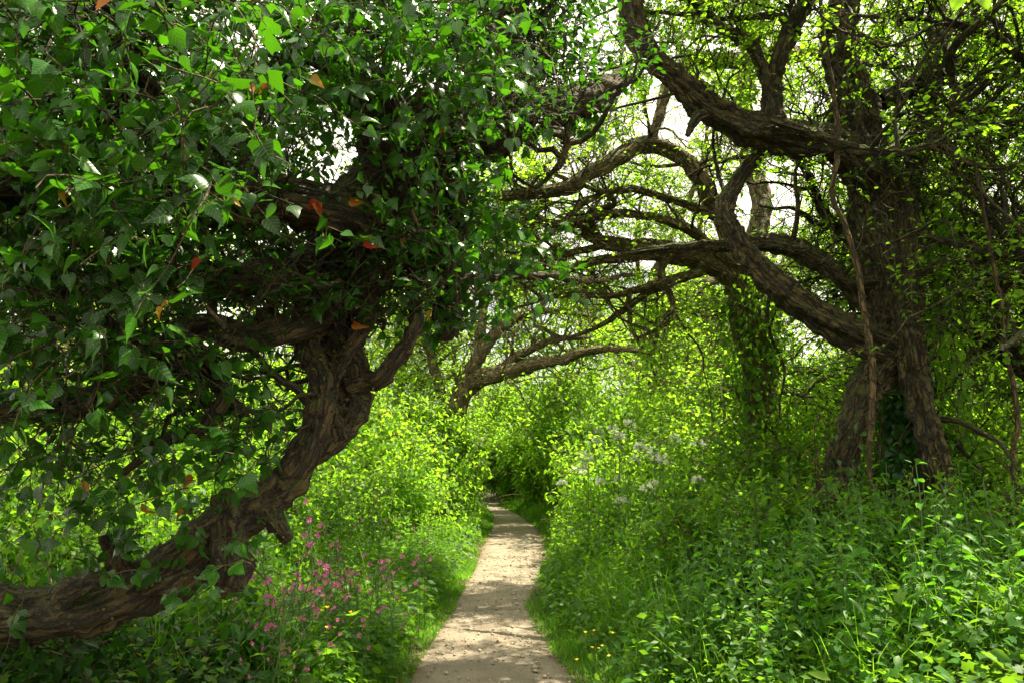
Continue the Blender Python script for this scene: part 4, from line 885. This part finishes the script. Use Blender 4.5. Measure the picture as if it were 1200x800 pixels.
# white umbels of cow parsley on the right verge
def parsley(h, nu_, lab):
    t = thing('cow_parsley', (0, 0, 0), lab, 'flower', 'cow parsley on the right verge')
    st = walk(np.zeros((1, 3)) + [0, 0, -.03], np.array([[0.03, 0.02, 1.]]), h, 8, .05, .05)
    hd = np.tile(st[:, 4:6].reshape(-1, 3), (nu_, 1))[:nu_]; dr = rnd_dirs(nu_, 1.6); br = walk(hd, dr, h * .38 * rng.uniform(.7, 1.1, nu_), 5, .08, .15); br = np.concatenate([br, st[:, [3, 4, 5, 6, 7]]]); br = br + rng.normal(0, .02, (len(br), 1, 3)) * np.linspace(0, 1, 5)[None, :, None]
    v = tubes(st, .005 * np.linspace(1, .5, 8)[None], 5); v2 = tubes(br, .0025 * np.ones((len(br), 5)), 4)
    build('stem', [(v[0], v[1], 0, v[2]), (v2[0], v2[1], 0, v2[2])], M['stem'], t)
    n = 70; q = rng.integers(1, 6, n); base = st[0, q]; ax = rnd_dirs(n, -.1); pos = base + ax * rng.uniform(.02, .22, (n, 1))
    lv = leaves(HAW, pos, ax, rnd_dirs(n, 2), .06 * rng.uniform(.6, 1.2, n)); build('foliage', [lv], M['weed'], t)
    for b in br:
        c = b[-1]; ch = []; m_ = 13
        a = rng.uniform(0, 2 * pi, m_); rr = .085 * np.sqrt(rng.random(m_)); hd2 = c + np.stack([np.cos(a) * rr, np.sin(a) * rr, .045 - rr * rr * 6 + 0 * a], -1)
        rays = np.stack([np.repeat(c[None], m_, 0), (c + hd2) / 2 + [0, 0, .004], hd2], 1); tv = tubes(rays, .0009 * np.ones((m_, 3)), 3)
        fp = (hd2[:, None] + rng.normal(0, .010, (m_, 22, 3)) * [1, 1, .7]).reshape(-1, 3)
        fl = leaves(TINY, fp, rnd_dirs(len(fp)) * [1, 1, .25], rnd_dirs(len(fp), 3), .012)
        build('umbel', [(tv[0], tv[1], 1, tv[2]), fl], [M['white'], M['stem']], t)
    return t
ps = [parsley(1.0, 2, 'x'), parsley(1.2, 3, 'x'), parsley(.9, 1, 'x')]
UL = ['tall white cow parsley standing highest against the right hedge', 'white cow parsley beside the darkest gap of the right hedge', 'white cow parsley leaning over the right path edge', 'lower white cow parsley near the right verge grass', 'white cow parsley nearest the ivy sleeve trunk', 'short white cow parsley in the middle of the right verge', 'white cow parsley farthest along the right verge', 'white cow parsley just left of the tall one']
up_ = [(738, 490, 7.6, 0), (700, 500, 8.6, 1), (688, 532, 8.8, 2), (742, 560, 6.9, 3), (788, 508, 7.8, 4), (768, 524, 7.4, 5), (668, 545, 10.5, 6), (722, 505, 8.2, 7)]
for i, (px, py, Yd, k) in enumerate(up_):
    o = ps[i] if i < 3 else copy_tree(ps[i % 3]); top = P(px, py, Yd); z = float(gz(top[0], top[1])); h = (1.0, 1.2, .9)[i % 3]
    o.location = (top[0], top[1], z); s = (top[2] - z) / h; o.scale = (.85, .85, s); o.rotation_euler = (0, 0, rng.uniform(0, 6)); o['label'] = UL[k]
# yellow flowers by the right path edge
def buttercup(h):
    t = thing('buttercup', (0, 0, 0), 'x', 'flower', 'small yellow flowers by the path edge')
    st = walk(np.zeros((4, 3)), rnd_dirs(4, 4), h * rng.uniform(.7, 1.1, 4), 6, .08, .1); v = tubes(st, .0016 * np.ones((4, 6)), 4); build('stem', [(v[0], v[1], 0, v[2])], M['stem'], t)
    n = 16; q = rng.integers(0, 4, n); pos = st[q, rng.integers(0, 4, n)]; lv = leaves(HAW, pos, rnd_dirs(n, .2), rnd_dirs(n, 2), .05); build('foliage', [lv], M['weed'], t)
    for b in st:
        a = np.arange(5) * 2 * pi / 5; ax = np.stack([np.cos(a), np.sin(a), np.full(5, .5)], -1)
        build('flower', [leaves(TINY, np.repeat(b[-1:], 5, 0), nrm(ax), np.tile([0, 0, 1.], (5, 1)), .017)], M['yellow'], t)
    return t
bs = buttercup(.3)
for i, (px, py, Yd, lab) in enumerate([(690, 765, 4.9, 'yellow flower clump nearest the right path edge'), (706, 745, 5.0, 'yellow flower clump behind the nearest yellow one'), (390, 720, 4.7, 'yellow flower plant amid the pink campions')]):
    o = bs if i == 0 else copy_tree(bs); top = P(px, py, Yd); z = float(gz(top[0], top[1])); o.location = (top[0], top[1], z); s = max(.6, (top[2] - z) / .28); o.scale = (1, 1, s); o.rotation_euler = (0, 0, rng.uniform(0, 6)); o['label'] = lab

# big translucent leaves at the very top right, on a twig of the twisted tree
tw = thing('hazel_twig', P(1150, -40, 3.0), 'bright backlit pair of leaves dangling at the top right corner', 'twig')
wk = np.stack([P(1190, -160, 3.2), P(1165, -80, 3.1), P(1148, -35, 3.02), P(1135, -12, 3.0)])[None]
v = tubes(wk, .003 * np.ones((1, 4)), 5); build('stem', [(v[0], v[1], 0, v[2])], M['vine'], tw)
lv = leaves(WIDE, np.array([P(1126, -16, 3.0), P(1142, -16, 3.02), P(1170, -60, 3.1)]), nrm(np.array([[-.35, 0, -1.], [.55, 0, -1.], [.6, 0, -.8]])), np.array([[.1, -1., .5], [-.1, -1., .4], [0, -1, .5]]), np.array([.11, .12, .1])); build('foliage', [lv], M['lime'], tw)

# litter and pebbles on the path
n = 3200; y = 4.2 + 13 * rng.random(n) ** 1.4; l, r = path_edges(y); e = rng.random(n); e = np.where(rng.random(n) < .82, np.where(e < .5, -.10 + e * .40, 1.10 - (1 - e) * .40), e)
p = np.stack([l + (r - l) * e, y, np.full(n, .022) + .02 * np.sin(pi * np.clip(e, 0, 1))], -1)
p[:, 2] = np.maximum(p[:, 2], gz(p[:, 0], p[:, 1]) + .012)
lv = leaves(OVAL, p, rnd_dirs(n) * [1, 1, .12], rnd_dirs(n, 3), .034 * rng.uniform(.35, 1.25, n))
tag(build('leaf_litter', [lv], M['litter']), 'brown fallen leaves scattered over the path', kind='stuff')
n = 2600; y = rng.uniform(4.2, 14, n); l, r = path_edges(y); e = rng.random(n); c = np.stack([l + (r - l) * e, y, .018 + .016 * np.sin(pi * e)], -1)
oc = np.array([(1, 0, 0), (-1, 0, 0), (0, 1, 0), (0, -1, 0), (0, 0, .6), (0, 0, -.6)], float); ocf = np.array([(0, 2, 4), (2, 1, 4), (1, 3, 4), (3, 0, 4), (2, 0, 5), (1, 2, 5), (3, 1, 5), (0, 3, 5)])
sz = rng.gamma(2, .0035, n)[:, None, None]; Vp = c[:, None] + oc[None] * sz * rng.uniform(.6, 1.3, (n, 6, 1))
tag(build('gravel', [(Vp.reshape(-1, 3), (ocf[None] + (np.arange(n) * 6)[:, None, None]).reshape(-1, 3), 0, None)], M['pebble']), 'small loose stones strewn on the path', kind='stuff')
